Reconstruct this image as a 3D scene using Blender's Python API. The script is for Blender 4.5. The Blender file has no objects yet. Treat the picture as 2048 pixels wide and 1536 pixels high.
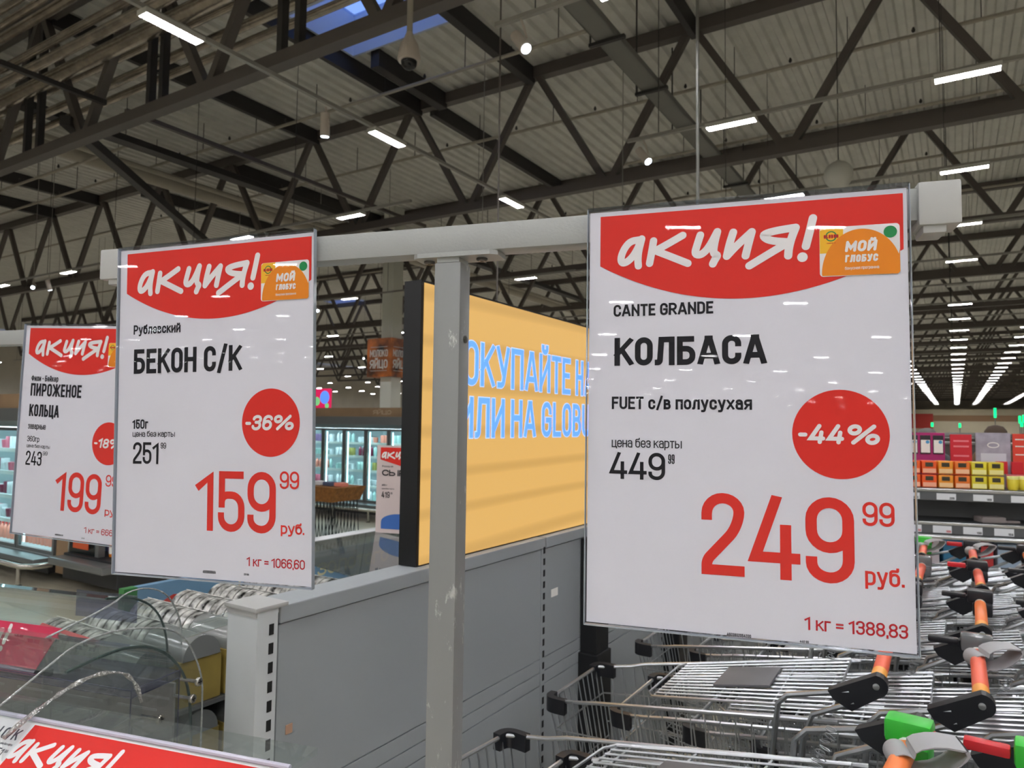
import bpy, bmesh, math, random
from mathutils import Vector, Matrix
random.seed(7)
S = bpy.context.scene
COL = S.collection
PI = math.pi
# ------------------------------------------------------------------ camera
CAMH = 1.6
RM = [[0.84828529, -0.0197001, -0.52917291], [0.52938045, 0.05603802, 0.8465318], [0.01297705, -0.99823426, 0.05796507]]
cd = bpy.data.cameras.new('camera'); cam = bpy.data.objects.new('camera', cd); COL.objects.link(cam)
cd.sensor_width = 36; cd.sensor_fit = 'HORIZONTAL'; cd.lens = 1420 / 2048 * 36
cd.clip_start = 0.02; cd.clip_end = 400
cd.dof.use_dof = True; cd.dof.focus_distance = 0.80; cd.dof.aperture_fstop = 15
M = Matrix(((RM[0][0], -RM[0][1], -RM[0][2], 0), (RM[1][0], -RM[1][1], -RM[1][2], 0), (RM[2][0], -RM[2][1], -RM[2][2], CAMH), (0, 0, 0, 1)))
cam.matrix_world = M
S.camera = cam
# ------------------------------------------------------------------ world, exposure
S.view_settings.view_transform = 'Standard'; S.view_settings.look = 'None'
S.view_settings.exposure = 0.0; S.view_settings.gamma = 1; S.view_settings.use_curve_mapping = False
W = bpy.data.worlds.new('sky'); S.world = W; W.use_nodes = True
W.node_tree.nodes['Background'].inputs[0].default_value = (0.30, 0.42, 0.78, 1)
W.node_tree.nodes['Background'].inputs[1].default_value = 1.7
LIGHT_STRENGTH = 163.0
S.cycles.transparent_max_bounces = 32
# ------------------------------------------------------------------ helpers
def lin(c):
    return tuple(((v / 255) / 12.92 if v <= 10 else ((v / 255 + 0.055) / 1.055) ** 2.4) for v in c)
_m = {}
def mat(name, rgb=(200, 200, 200), rough=0.5, metal=0.0, emit=0, bump=0, bscale=40, var=0, vscale=6, rgb2=None, spec=0.5, coat=0, alpha=None):
    if name in _m: return _m[name]
    m = bpy.data.materials.new(name); m.use_nodes = True; _m[name] = m
    nt = m.node_tree; b = nt.nodes['Principled BSDF']
    c = lin(rgb) + (1,)
    b.inputs['Base Color'].default_value = c; b.inputs['Roughness'].default_value = rough
    b.inputs['Metallic'].default_value = metal; b.inputs['Specular IOR Level'].default_value = spec
    if coat: b.inputs['Coat Weight'].default_value = coat
    if emit:
        b.inputs['Emission Color'].default_value = c; b.inputs['Emission Strength'].default_value = emit
    if var or bump:
        tc = nt.nodes.new('ShaderNodeTexCoord')
    if var:
        n = nt.nodes.new('ShaderNodeTexNoise'); n.inputs['Scale'].default_value = vscale; n.inputs['Detail'].default_value = 5
        nt.links.new(tc.outputs['Object'], n.inputs['Vector'])
        r = nt.nodes.new('ShaderNodeValToRGB'); r.color_ramp.elements[0].position = 0.35; r.color_ramp.elements[1].position = 0.68
        c2 = lin(rgb2) if rgb2 else tuple(v * (1 - var) for v in c[:3])
        r.color_ramp.elements[0].color = tuple(c2) + (1,); r.color_ramp.elements[1].color = c
        nt.links.new(n.outputs['Fac'], r.inputs['Fac']); nt.links.new(r.outputs['Color'], b.inputs['Base Color'])
    if bump:
        n2 = nt.nodes.new('ShaderNodeTexNoise'); n2.inputs['Scale'].default_value = bscale; n2.inputs['Detail'].default_value = 4
        nt.links.new(tc.outputs['Object'], n2.inputs['Vector'])
        bp = nt.nodes.new('ShaderNodeBump'); bp.inputs['Strength'].default_value = bump; bp.inputs['Distance'].default_value = 0.01
        nt.links.new(n2.outputs['Fac'], bp.inputs['Height']); nt.links.new(bp.outputs['Normal'], b.inputs['Normal'])
    return m
def clear(name, tint=(235, 245, 242), refl=1.0, rough=0.02, ior=1.45, haze=0.0):
    if name in _m: return _m[name]
    m = bpy.data.materials.new(name); m.use_nodes = True; _m[name] = m
    nt = m.node_tree; nt.nodes.clear()
    o = nt.nodes.new('ShaderNodeOutputMaterial'); t = nt.nodes.new('ShaderNodeBsdfTransparent'); g = nt.nodes.new('ShaderNodeBsdfGlossy')
    t.inputs[0].default_value = lin(tint) + (1,); g.inputs['Roughness'].default_value = rough
    f = nt.nodes.new('ShaderNodeFresnel'); f.inputs[0].default_value = ior
    mu = nt.nodes.new('ShaderNodeMath'); mu.operation = 'MULTIPLY'; mu.inputs[1].default_value = refl
    x = nt.nodes.new('ShaderNodeMixShader')
    ge = nt.nodes.new('ShaderNodeNewGeometry'); iv = nt.nodes.new('ShaderNodeMath'); iv.operation = 'SUBTRACT'; iv.inputs[0].default_value = 1; iv.use_clamp = True
    m3 = nt.nodes.new('ShaderNodeMath'); m3.operation = 'MULTIPLY'; m3.use_clamp = True
    nt.links.new(ge.outputs['Backfacing'], iv.inputs[1]); nt.links.new(mu.outputs[0], m3.inputs[0]); nt.links.new(iv.outputs[0], m3.inputs[1])
    nt.links.new(f.outputs[0], mu.inputs[0]); nt.links.new(m3.outputs[0], x.inputs[0])
    nt.links.new(t.outputs[0], x.inputs[1]); nt.links.new(g.outputs[0], x.inputs[2])
    last = x
    if haze:
        d = nt.nodes.new('ShaderNodeBsdfDiffuse'); d.inputs[0].default_value = lin((200, 205, 205)) + (1,)
        y = nt.nodes.new('ShaderNodeMixShader'); y.inputs[0].default_value = haze
        nt.links.new(x.outputs[0], y.inputs[1]); nt.links.new(d.outputs[0], y.inputs[2]); last = y
    nt.links.new(last.outputs[0], o.inputs[0])
    return m

class MB:
    def __init__(s, xf=None): s.v = []; s.f = []; s.xf = xf; s.ang = 40
    def add(s, vs, fs):
        b = len(s.v)
        for p in vs:
            p = Vector(p)
            s.v.append(tuple(s.xf @ p) if s.xf is not None else tuple(p))
        s.f += [tuple(b + i for i in f) for f in fs]
        return s
    def box(s, x0, x1, y0, y1, z0, z1, ch=0):
        if x1 < x0: x0, x1 = x1, x0
        if y1 < y0: y0, y1 = y1, y0
        if z1 < z0: z0, z1 = z1, z0
        if not ch:
            return s.add([(x0, y0, z0), (x1, y0, z0), (x1, y1, z0), (x0, y1, z0), (x0, y0, z1), (x1, y0, z1), (x1, y1, z1), (x0, y1, z1)],
                         [(0, 3, 2, 1), (4, 5, 6, 7), (0, 1, 5, 4), (1, 2, 6, 5), (2, 3, 7, 6), (3, 0, 4, 7)])
        c = ch; s.ang = 25
        bm = bmesh.new(); bmesh.ops.create_cube(bm, size=1)
        for v in bm.verts: v.co = Vector(((x0 + x1) / 2 + v.co.x * (x1 - x0), (y0 + y1) / 2 + v.co.y * (y1 - y0), (z0 + z1) / 2 + v.co.z * (z1 - z0)))
        bmesh.ops.bevel(bm, geom=bm.edges[:], offset=c, segments=2, affect='EDGES', profile=0.6)
        bm.verts.index_update()
        s.add([v.co[:] for v in bm.verts], [tuple(v.index for v in f.verts) for f in bm.faces]); bm.free(); return s
    def tube(s, pts, r, n=6, closed=False, caps=True, flat=1.0):
        pts = [Vector(p) for p in pts]; N = len(pts); rs = r if isinstance(r, (list, tuple)) else [r] * N
        vs = []; up = None
        for i, p in enumerate(pts):
            if closed: d = (pts[(i + 1) % N] - pts[i - 1])
            else: d = (pts[min(i + 1, N - 1)] - pts[max(i - 1, 0)])
            d.normalize()
            if up is None:
                up = Vector((0, 0, 1)) if abs(d.z) < 0.9 else Vector((0, 1, 0))
            a = d.cross(up)
            if a.length < 1e-5: a = d.cross(Vector((1, 0, 0)))
            a.normalize(); b = a.cross(d).normalized(); up = b
            for k in range(n):
                t = 2 * PI * (k + 0.5) / n
                vs.append(p + a * math.cos(t) * rs[i] + b * math.sin(t) * rs[i] * flat)
        fs = []
        for i in range(N if closed else N - 1):
            j = (i + 1) % N
            for k in range(n):
                l = (k + 1) % n
                fs.append((i * n + k, i * n + l, j * n + l, j * n + k))
        if caps and not closed:
            fs.append(tuple(range(n - 1, -1, -1))); fs.append(tuple((N - 1) * n + k for k in range(n)))
        return s.add(vs, fs)
    def lathe(s, prof, c=(0, 0, 0), n=16, ax='z'):
        vs = []; fs = []
        for r, h in prof:
            for k in range(n):
                t = 2 * PI * k / n; x, y = r * math.cos(t), r * math.sin(t)
                p = {'z': (x, y, h), 'x': (h, x, y), 'y': (y, h, x)}[ax]
                vs.append((p[0] + c[0], p[1] + c[1], p[2] + c[2]))
        for i in range(len(prof) - 1):
            for k in range(n):
                l = (k + 1) % n; fs.append((i * n + k, i * n + l, (i + 1) * n + l, (i + 1) * n + k))
        fs.append(tuple(range(n - 1, -1, -1))); fs.append(tuple((len(prof) - 1) * n + k for k in range(n)))
        return s.add(vs, fs)
    def prism(s, poly, fn, d0, d1):
        """extrude 2D polygon; fn(a,b,d)->xyz"""
        n = len(poly); vs = [fn(a, b, d0) for a, b in poly] + [fn(a, b, d1) for a, b in poly]
        fs = [tuple(range(n - 1, -1, -1)), tuple(range(n, 2 * n))] + [(i, (i + 1) % n, n + (i + 1) % n, n + i) for i in range(n)]
        return s.add(vs, fs)
    def poly(s, pts): return s.add(pts, [tuple(range(len(pts)))])
    def strip2(s, a, b):
        n = len(a); return s.add(list(a) + list(b), [(i, i + 1, n + i + 1, n + i) for i in range(n - 1)])
    def mesh(s, name, m, smooth=False):
        me = bpy.data.meshes.new(name); me.from_pydata([tuple(v) for v in s.v], [], s.f); me.update()
        bm = bmesh.new(); bm.from_mesh(me); bmesh.ops.recalc_face_normals(bm, faces=bm.faces[:]); bm.to_mesh(me); bm.free()
        if m: me.materials.append(m)
        if smooth:
            for p in me.polygons: p.use_smooth = True
            me.set_sharp_from_angle(angle=math.radians(s.ang))
        return me
def obj(name, mb, m=None, parent=None, smooth=False, label=None, cat=None, group=None, kind=None, loc=None, rot=None):
    me = mb if isinstance(mb, bpy.types.Mesh) else mb.mesh(name, m, smooth)
    o = bpy.data.objects.new(name, me); COL.objects.link(o)
    if parent: o.parent = parent
    if loc is not None: o.location = loc
    if rot is not None: o.rotation_euler = rot
    tag(o, label, cat, group, kind); return o
def tag(o, label=None, cat=None, group=None, kind=None):
    if label: o['label'] = label
    if cat: o['category'] = cat
    if group: o['group'] = group
    if kind: o['kind'] = kind
    return o
def thing(name, label, cat, loc=(0, 0, 0), rotz=0, group=None, rot=None):
    o = bpy.data.objects.new(name, None); COL.objects.link(o); o.empty_display_size = 0.05
    o.location = loc; o.rotation_euler = rot if rot else (0, 0, rotz)
    return tag(o, label, cat, group)
kids = {}
def copy_tree(o, parent=None, sub=None, skip=()):
    c = o.copy(); COL.objects.link(c)
    if parent: c.parent = parent
    for ch in list(o.children):
        if ch.name.split('.')[0] in skip: continue
        d = copy_tree(ch, c, sub)
    return c
# sign frame: x along the sign bar, y away from the camera
YAW = math.atan2(0.2410, 0.9705); UX = Vector((0.9705, 0.2410, 0)); UN = Vector((-0.2410, 0.9705, 0)); P0 = Vector((-0.33, 0.68, 0))
def SF(u, n, z): return P0 + UX * u + UN * n + Vector((0, 0, z))
# ------------------------------------------------------------------ stroke lettering
def fillet(pts, closed):
    out = []; N = len(pts)
    for i, p in enumerate(pts):
        x, y = p[0], p[1]; r = p[2] if len(p) > 2 else 0
        if r <= 0 or (not closed and (i == 0 or i == N - 1)): out.append((x, y)); continue
        a = pts[i - 1]; b = pts[(i + 1) % N]
        la = math.hypot(a[0] - x, a[1] - y); lb = math.hypot(b[0] - x, b[1] - y)
        ra = min(r, la * (0.5 if (len(a) > 2 and a[2] > 0) else 0.98)); rb = min(r, lb * (0.5 if (len(b) > 2 and b[2] > 0) else 0.98))
        q = (x + (a[0] - x) * ra / la, y + (a[1] - y) * ra / la); w = (x + (b[0] - x) * rb / lb, y + (b[1] - y) * rb / lb)
        K = 0.552
        c1 = (q[0] + (x - q[0]) * K, q[1] + (y - q[1]) * K); c2 = (w[0] + (x - w[0]) * K, w[1] + (y - w[1]) * K)
        for k in range(7):
            t = k / 6; u = 1 - t
            out.append((u**3 * q[0] + 3 * u*u*t * c1[0] + 3 * u*t*t * c2[0] + t**3 * w[0], u**3 * q[1] + 3 * u*u*t * c1[1] + 3 * u*t*t * c2[1] + t**3 * w[1]))
    o2 = [out[0]]
    for p in out[1:]:
        if math.hypot(p[0] - o2[-1][0], p[1] - o2[-1][1]) > 1e-6: o2.append(p)
    if closed and math.hypot(o2[0][0] - o2[-1][0], o2[0][1] - o2[-1][1]) < 1e-6: o2.pop()
    return o2
_sc = [0]
def stroke(mb, pts, t, fn0, closed=False, cap=True, rnd=False, clampy=False):
    N = len(pts); h = t / 2
    _sc[0] += 1; o_ = Vector(fn0(0, 0)); nv = (Vector(fn0(1, 0)) - o_).cross(Vector(fn0(0, 1)) - o_).normalized() * (4e-6 * (_sc[0] % 9 - 4))
    fn = lambda a, c: Vector(fn0(a, c)) + nv
    y0c, y1c = min(p[1] for p in pts) - h, max(p[1] for p in pts) + h
    P = [Vector((p[0], p[1])) for p in pts]
    if not closed and cap and not rnd:
        P[0] = P[0] + (P[0] - P[1]).normalized() * (h if cap is True else cap); P[-1] = P[-1] + (P[-1] - P[-2]).normalized() * (h if cap is True else cap)
    L = []; Rr = []
    for i in range(N):
        if closed: d0 = (P[i] - P[i - 1]).normalized(); d1 = (P[(i + 1) % N] - P[i]).normalized()
        else:
            d1 = (P[min(i + 1, N - 1)] - P[min(i, N - 2)]).normalized(); d0 = (P[max(i, 1)] - P[max(i - 1, 0)]).normalized()
        n0 = Vector((-d0.y, d0.x)); n1 = Vector((-d1.y, d1.x)); m = n0 + n1
        if m.length < 0.2: m = n1
        m.normalize(); k = h / max(0.42, m.dot(n1))
        L.append(P[i] + m * k); Rr.append(P[i] - m * k)
    ra = range(N if closed else N - 1)
    if clampy:
        L = [Vector((p[0], min(max(p[1], y0c), y1c))) for p in L]; Rr = [Vector((p[0], min(max(p[1], y0c), y1c))) for p in Rr]
    vs = [fn(*p) for p in L] + [fn(*p) for p in Rr]
    mb.add(vs, [(i, (i + 1) % N, N + (i + 1) % N, N + i) for i in ra])
    if rnd and not closed:
        for c, d in ((P[0], P[0] - P[1]), (P[-1], P[-1] - P[-2])):
            a0 = math.atan2(d.y, d.x)
            mb.add([fn(c.x + h * math.cos(a0 + PI * (k / 8 - 0.5)), c.y + h * math.sin(a0 + PI * (k / 8 - 0.5))) for k in range(9)], [tuple(range(9))])
def G(w, *st): return (w, st)
R_ = .5
x_ = .74
BOWL = [(0, 0, R_), (0, 1, R_), (1, 1, R_), (1, 0, R_)]
FONT = {
 '0': G(.5, ('c', BOWL)), 'О': G(.5, ('c', BOWL)), 'O': G(.5, ('c', BOWL)),
 '1': G(.36, ((0, .78), (.85, .99), (.85, 0))),
 '2': G(.48, ((0, .76), (0, 1, R_), (1, 1, R_), (1, .62, .45), (0, .13, .15), (0, 0), (1, 0))),
 '3': G(.48, ((0, .8), (0, 1, R_), (1, 1, R_), (1, .53, .4), (.35, .53)), ((.35, .53), (1, .53, .4), (1, 0, R_), (0, 0, R_), (0, .2))),
 '4': G(.54, ((.52, 1), (0, .22), (1, .22)), ((.78, .6), (.78, 0))),
 '5': G(.48, ((.95, 1), (.03, 1), (.03, .45)), ((.03, .47), (.03, .62, .3), (1, .62, R_), (1, 0, R_), (0, 0, R_), (0, .22))),
 '6': G(.5, ('c', [(0, 0, R_), (0, .6, R_), (1, .6, R_), (1, 0, R_)]), ((0, .3), (0, 1, R_), (1, 1, R_), (1, .8))),
 '8': G(.5, ('c', [(0, 0, R_), (0, .53, R_), (1, .53, R_), (1, 0, R_)]), ('c', [(.04, .53, R_), (.04, 1, R_), (.96, 1, R_), (.96, .53, R_)])),
 '9': G(.5, ('c', [(0, .4, R_), (0, 1, R_), (1, 1, R_), (1, .4, R_)]), ((1, .7), (1, 0, R_), (0, 0, R_), (0, .2))),
 '-': G(.3, ((0, .45), (1, .45))), '=': G(.42, ((0, .33), (1, .33)), ((0, .6), (1, .6))), ',': G(.08, ((.5, .02), (.2, -.12))), '.': G(.06, ((.5, 0), (.5, .02))),
 '/': G(.4, ((0, -.1), (1, 1.1))), ' ': G(.18,), '(': G(.2, ((1, 1), (0, .5), (1, 0))),
 '%': G(1.05, ('c', [(0, .56, .25), (0, 1, .25), (.34, 1, .25), (.34, .56, .25)]), ('c', [(.66, 0, .25), (.66, .44, .25), (1, .44, .25), (1, 0, .25)]), ((.2, 0), (.8, 1))),
 'А': G(.58, ((0, 0), (.43, 1)), ((.57, 1), (1, 0)), ((.43, 1), (.57, 1)), ((.2, .26), (.8, .26))), 'Б': G(.5, ((.9, 1), (0, 1), (0, 0), (1, 0, R_), (1, .58, R_), (0, .58))),
 'В': G(.5, ('c', [(0, 0), (0, 1), (.9, 1, R_), (.9, .53, .4), (0, .53)]), ((0, .53), (1, .53, R_), (1, 0, R_), (0, 0))),
 'Г': G(.42, ((0, 0), (0, 1), (1, 1))), 'Д': G(.6, ((.1, 0), (.25, 1), (.85, 1), (.85, 0)), ((-.05, -.12), (-.05, 0), (1.05, 0), (1.05, -.12))),
 'Е': G(.44, ((1, 1), (0, 1), (0, 0), (1, 0)), ((0, .52), (.85, .52))), 'E': G(.44, ((1, 1), (0, 1), (0, 0), (1, 0)), ((0, .52), (.85, .52))),
 'Ж': G(.8, ((.5, 0), (.5, 1)), ((0, 1), (.38, .5), (0, 0)), ((1, 1), (.62, .5), (1, 0)), ((.38, .5), (.62, .5))),
 'И': G(.52, ((0, 1), (0, 0)), ((1, 1), (1, 0)), ((.06, .12), (.94, .88))), 'Й': G(.52, ((0, 1), (0, 0)), ((1, 1), (1, 0)), ((.06, .12), (.94, .88)), ((.25, 1.28), (.25, 1.15, .2), (.75, 1.15, .2), (.75, 1.28))),
 'К': G(.52, ((0, 0), (0, 1)), ((1, 1), (0, .36)), ((.36, .6), (1.04, 0))), 'K': G(.52, ((0, 0), (0, 1)), ((1, 1), (0, .36)), ((.36, .6), (1.04, 0))),
 'Л': G(.54, ((-.02, 0), (.14, 0, .15), (.25, 1), (1, 1), (1, 0))), 'М': G(.64, ((0, 0), (0, 1)), ((1, 0), (1, 1)), ((.04, .92), (.5, .3), (.96, .92))),
 'Н': G(.52, ((0, 0), (0, 1)), ((1, 0), (1, 1)), ((0, .52), (1, .52))), 'П': G(.52, ((0, 0), (0, 1), (1, 1), (1, 0))),
 'Р': G(.5, ((0, 0), (0, 1), (1, 1, R_), (1, .42, R_), (0, .42))), 'С': G(.5, ((1, .76), (1, 1, R_), (0, 1, R_), (0, 0, R_), (1, 0, R_), (1, .24))),
 'Т': G(.48, ((0, 1), (1, 1)), ((.5, 1), (.5, 0))), 'У': G(.52, ((0, 1), (.53, .32)), ((1, 1), (.5, 0, .2), (.1, 0))),
 'Ф': G(.66, ('c', [(0, .2, R_), (0, .82, R_), (1, .82, R_), (1, .2, R_)]), ((.5, 0), (.5, 1))), 'Х': G(.52, ((0, 0), (1, 1)), ((0, 1), (1, 0))),
 'Ц': G(.54, ((0, 1), (0, 0), (1.1, 0), (1.1, -.15)), ((.9, 1), (.9, 0))), 'Ы': G(.72, ((0, 1), (0, 0), (.62, 0, .3), (.62, .56, .3), (0, .56)), ((1, 0), (1, 1))),
 'Ь': G(.5, ((0, 1), (0, 0), (1, 0, R_), (1, .56, R_), (0, .56))), 'Я': G(.52, ((1, 0), (1, 1), (0, 1, R_), (0, .45, R_), (1, .45)), ((.5, .45), (0, 0))),
 'З': G(.48, ((0, .8), (0, 1, R_), (1, 1, R_), (1, .53, .4), (.35, .53)), ((.35, .53), (1, .53, .4), (1, 0, R_), (0, 0, R_), (0, .2))),
 'G': G(.5, ((1, .76), (1, 1, R_), (0, 1, R_), (0, 0, R_), (1, 0, R_), (1, .48), (.55, .48))), 'L': G(.44, ((0, 1), (0, 0), (1, 0))),
 'U': G(.5, ((0, 1), (0, 0, R_), (1, 0, R_), (1, 1))), 'S': G(.5, ((1, .78), (1, 1, R_), (0, 1, R_), (0, .52, R_), (1, .52, R_), (1, 0, R_), (0, 0, R_), (0, .22))),
 'N': G(.52, ((0, 0), (0, 1)), ((1, 0), (1, 1)), ((.06, .88), (.94, .12))), 'D': G(.5, ('c', [(0, 0), (0, 1), (1, 1, R_), (1, 0, R_)])), 'R': G(.52, ((0, 0), (0, 1), (1, 1, R_), (1, .45, R_), (0, .45)), ((.5, .45), (1, 0))),
 'F': G(.44, ((1, 1), (0, 1), (0, 0)), ((0, .52), (.85, .52))),
 'а': G(.44, ((.05, x_ - .13), (.05, x_, .4), (1, x_, R_), (1, 0)), ((1, .44), (0, .44, .4), (0, 0, .4), (1, 0))),
 'б': G(.46, ('c', [(0, 0, R_), (0, .68, R_), (1, .68, R_), (1, 0, R_)]), ((0, .35), (0, .9, .3), (.9, .9, .1), (.9, 1.02))),
 'в': G(.44, ('c', [(0, 0), (0, x_), (.9, x_, .4), (.9, .4, .4), (0, .4)]), ((0, .4), (1, .4, .4), (1, 0, .4), (0, 0))),
 'г': G(.36, ((0, 0), (0, x_), (1, x_))), 'е': G(.45, ((1, .17), (1, 0, R_), (0, 0, R_), (0, x_, R_), (1, x_, R_), (1, .36), (0, .36))),
 'з': G(.42, ((0, .6), (0, x_, .4), (1, x_, .4), (1, .4, .35), (.35, .4)), ((.35, .4), (1, .4, .35), (1, 0, .4), (0, 0, .4), (0, .15))),
 'и': G(.46, ((0, x_), (0, 0)), ((1, x_), (1, 0)), ((.06, .1), (.94, .64))), 'й': G(.46, ((0, x_), (0, 0)), ((1, x_), (1, 0)), ((.06, .1), (.94, .64)), ((.22, 1.0), (.22, .88, .2), (.78, .88, .2), (.78, 1.0))),
 'к': G(.44, ((0, 0), (0, x_)), ((1, x_), (0, .28)), ((.36, .45), (1.05, 0))), 'л': G(.46, ((-.02, 0), (.14, 0, .12), (.25, x_), (1, x_), (1, 0))),
 'м': G(.56, ((0, 0), (0, x_), (.5, .2), (1, x_), (1, 0))), 'н': G(.45, ((0, 0), (0, x_)), ((1, 0), (1, x_)), ((0, .38), (1, .38))),
 'о': G(.45, ('c', [(0, 0, R_), (0, x_, R_), (1, x_, R_), (1, 0, R_)])), 'п': G(.45, ((0, 0), (0, x_), (1, x_), (1, 0))),
 'р': G(.45, ((0, -.24), (0, x_)), ((0, x_ - .02), (1, x_, R_), (1, 0, R_), (0, 0))), 'с': G(.44, ((1, .56), (1, x_, R_), (0, x_, R_), (0, 0, R_), (1, 0, R_), (1, .18))),
 'т': G(.42, ((0, x_), (1, x_)), ((.5, x_), (.5, 0))), 'у': G(.46, ((0, x_), (.5, .06)), ((1, x_), (.42, -.24, .15), (.05, -.24))),
 'х': G(.46, ((0, 0), (1, x_)), ((0, x_), (1, 0))), 'ц': G(.47, ((0, x_), (0, 0), (1.12, 0), (1.12, -.15)), ((.9, x_), (.9, 0))),
 'ы': G(.62, ((0, x_), (0, 0), (.6, 0, .3), (.6, .43, .3), (0, .43)), ((1, 0), (1, x_))), 'ь': G(.44, ((0, x_), (0, 0), (1, 0, .4), (1, .43, .4), (0, .43))),
 'я': G(.46, ((1, 0), (1, x_), (0, x_, .4), (0, .34, .4), (1, .34)), ((.5, .34), (0, 0))),
}
for a_, b_ in zip('ABCTHPMX', 'АВСТНРМХ'): FONT[a_] = FONT[b_]
def text(mb, s, x0, x1, base, cap, t, fn, skew=0, rnd=False, gap=None):
    """fit string s between x0 and x1; base = baseline, cap = cap height, t = stroke thickness"""
    gap = (t * 0.24 + cap * 0.03) if gap is None else gap
    nat = 0; gaps = 0
    for ch in s: nat += (FONT[ch][0] * cap); gaps += gap
    gaps -= gap
    k = ((x1 - x0) - gaps) / nat
    x = x0
    for ch in s:
        w, st = FONT[ch]; w = w * cap * k
        iw = max(w - t, t * 0.1); ih = cap - t
        for q in st:
            closed = q[0] == 'c'; pts = q[1] if closed else q
            P = [(x + t / 2 + p[0] * iw, base + t / 2 + p[1] * ih) + ((p[2] * iw,) if len(p) > 2 else ()) for p in pts]
            P = fillet(P, closed)
            if skew: P = [(a + (b - base) * skew, b) for a, b in P]
            stroke(mb, P, t, fn, closed, cap=True, rnd=rnd, clampy=not rnd and abs(P[0][1] - P[-1][1]) > t)
        x += w + gap
def disc(mb, cx, cy, rx, ry, fn, n=40):
    mb.add([fn(cx + rx * math.cos(2 * PI * k / n), cy + ry * math.sin(2 * PI * k / n)) for k in range(n)], [tuple(range(n))])
def rrect(x0, x1, y0, y1, r, n=6):
    out = []
    for cx, cy, a in ((x1 - r, y1 - r, 0), (x0 + r, y1 - r, 90), (x0 + r, y0 + r, 180), (x1 - r, y0 + r, 270)):
        for k in range(n + 1): t = math.radians(a + 90 * k / n); out.append((cx + r * math.cos(t), cy + r * math.sin(t)))
    return out
# ================================================================== SETTING
m_floor = mat('floor_tiles', (188, 180, 160), 0.28, var=0.1, vscale=1.3)
nt = m_floor.node_tree; b = nt.nodes['Principled BSDF']
br = nt.nodes.new('ShaderNodeTexBrick'); br.offset = 0; br.inputs['Scale'].default_value = 1.0
br.inputs['Brick Width'].default_value = 0.6; br.inputs['Row Height'].default_value = 0.6; br.inputs['Mortar Size'].default_value = 0.004
br.inputs['Color1'].default_value = lin((188, 180, 160)) + (1,); br.inputs['Color2'].default_value = lin((180, 172, 154)) + (1,); br.inputs['Mortar'].default_value = lin((150, 145, 132)) + (1,)
nt.links.new(nt.nodes['Texture Coordinate'].outputs['Object'], br.inputs['Vector']); nt.links.new(br.outputs['Color'], b.inputs['Base Color'])
XL, XR, YN, YF, ZC = -62, 26, -62, 118, 8.45
obj('floor', MB().box(XL, XR, YN, YF, -0.2, 0), m_floor, kind='structure')
m_wall = mat('wall_panel', (196, 190, 176), 0.7, var=0.12, vscale=0.6)
obj('wall_left', MB().box(XL - .2, XL, YN, YF, 0, 8.6), m_wall, kind='structure')
obj('wall_right', MB().box(XR, XR + .2, YN, YF, 0, 8.6), m_wall, kind='structure')
obj('wall_back', MB().box(XL, XR, YF, YF + .2, 0, 8.6), m_wall, kind='structure')
obj('wall_front', MB().box(XL, XR, YN - .2, YN, 0, 8.6), m_wall, kind='structure')
# corrugated roof deck with one opening per skylight
m_deck = mat('deck_steel', (218, 218, 212), 0.55, 0.0, var=0.12, vscale=3)
SKY = [(-9.35, -7.15, 7.75, 9.25), (-30.0, -28.0, 28.0, 29.6)]
def deck():
    mb = MB(); p = 0.28
    prof = [(0, 0), (0.10, 0), (0.135, 0.07), (0.245, 0.07)]
    ys = sorted({YN, YF} | {v for s in SKY for v in s[2:]})
    for y0, y1 in zip(ys, ys[1:]):
        k = int(XL / p); run = []
        def flush(run):
            if len(run) > 1: mb.strip2([(x, y0, ZC + z) for x, z in run], [(x, y1, ZC + z) for x, z in run])
        while k * p < XR:
            for a, z in prof:
                x = k * p + a
                if any(s[0] < x < s[1] and s[2] <= y0 < s[3] for s in SKY):
                    flush(run); run = []
                else: run.append((x, z))
            k += 1
        flush(run)
    return mb
obj('ceiling', deck(), m_deck, kind='structure')
m_dark = mat('painted_steel_dark', (92, 86, 82), 0.5, 0.0, spec=0.4)
m_dark2 = mat('painted_steel_black', (52, 50, 50), 0.55)
m_shaft = mat('shaft_white', (200, 208, 222), 0.6)
m_pane = clear('skylight_pane', (225, 235, 250), 1.0)
for i, (x0, x1, y0, y1) in enumerate(SKY):
    w = thing('skylight', ['blue daylight roof light above the nearest truss at the top of the photo', 'small distant blue roof light far left between the trusses'][i], 'skylight', ((x0 + x1) / 2, (y0 + y1) / 2, ZC))
    a, c = (x1 - x0) / 2, (y1 - y0) / 2
    k = MB(); k.box(-a - .05, -a, -c, c, -.05, .75); k.box(a, a + .05, -c, c, -.05, .75); k.box(-a - .05, a + .05, -c - .05, -c, -.05, .75); k.box(-a - .05, a + .05, c, c + .05, -.05, .75)
    obj('shaft', k, m_shaft, w)
    obj('pane', MB().box(-a, a, -c, c, .70, .72), m_pane, w)
    for t in (-.5, .17):
        obj('glazing_bar', MB().box(t * a - .02, t * a + .02, -c, c, .66, .70), m_dark, w)
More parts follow.
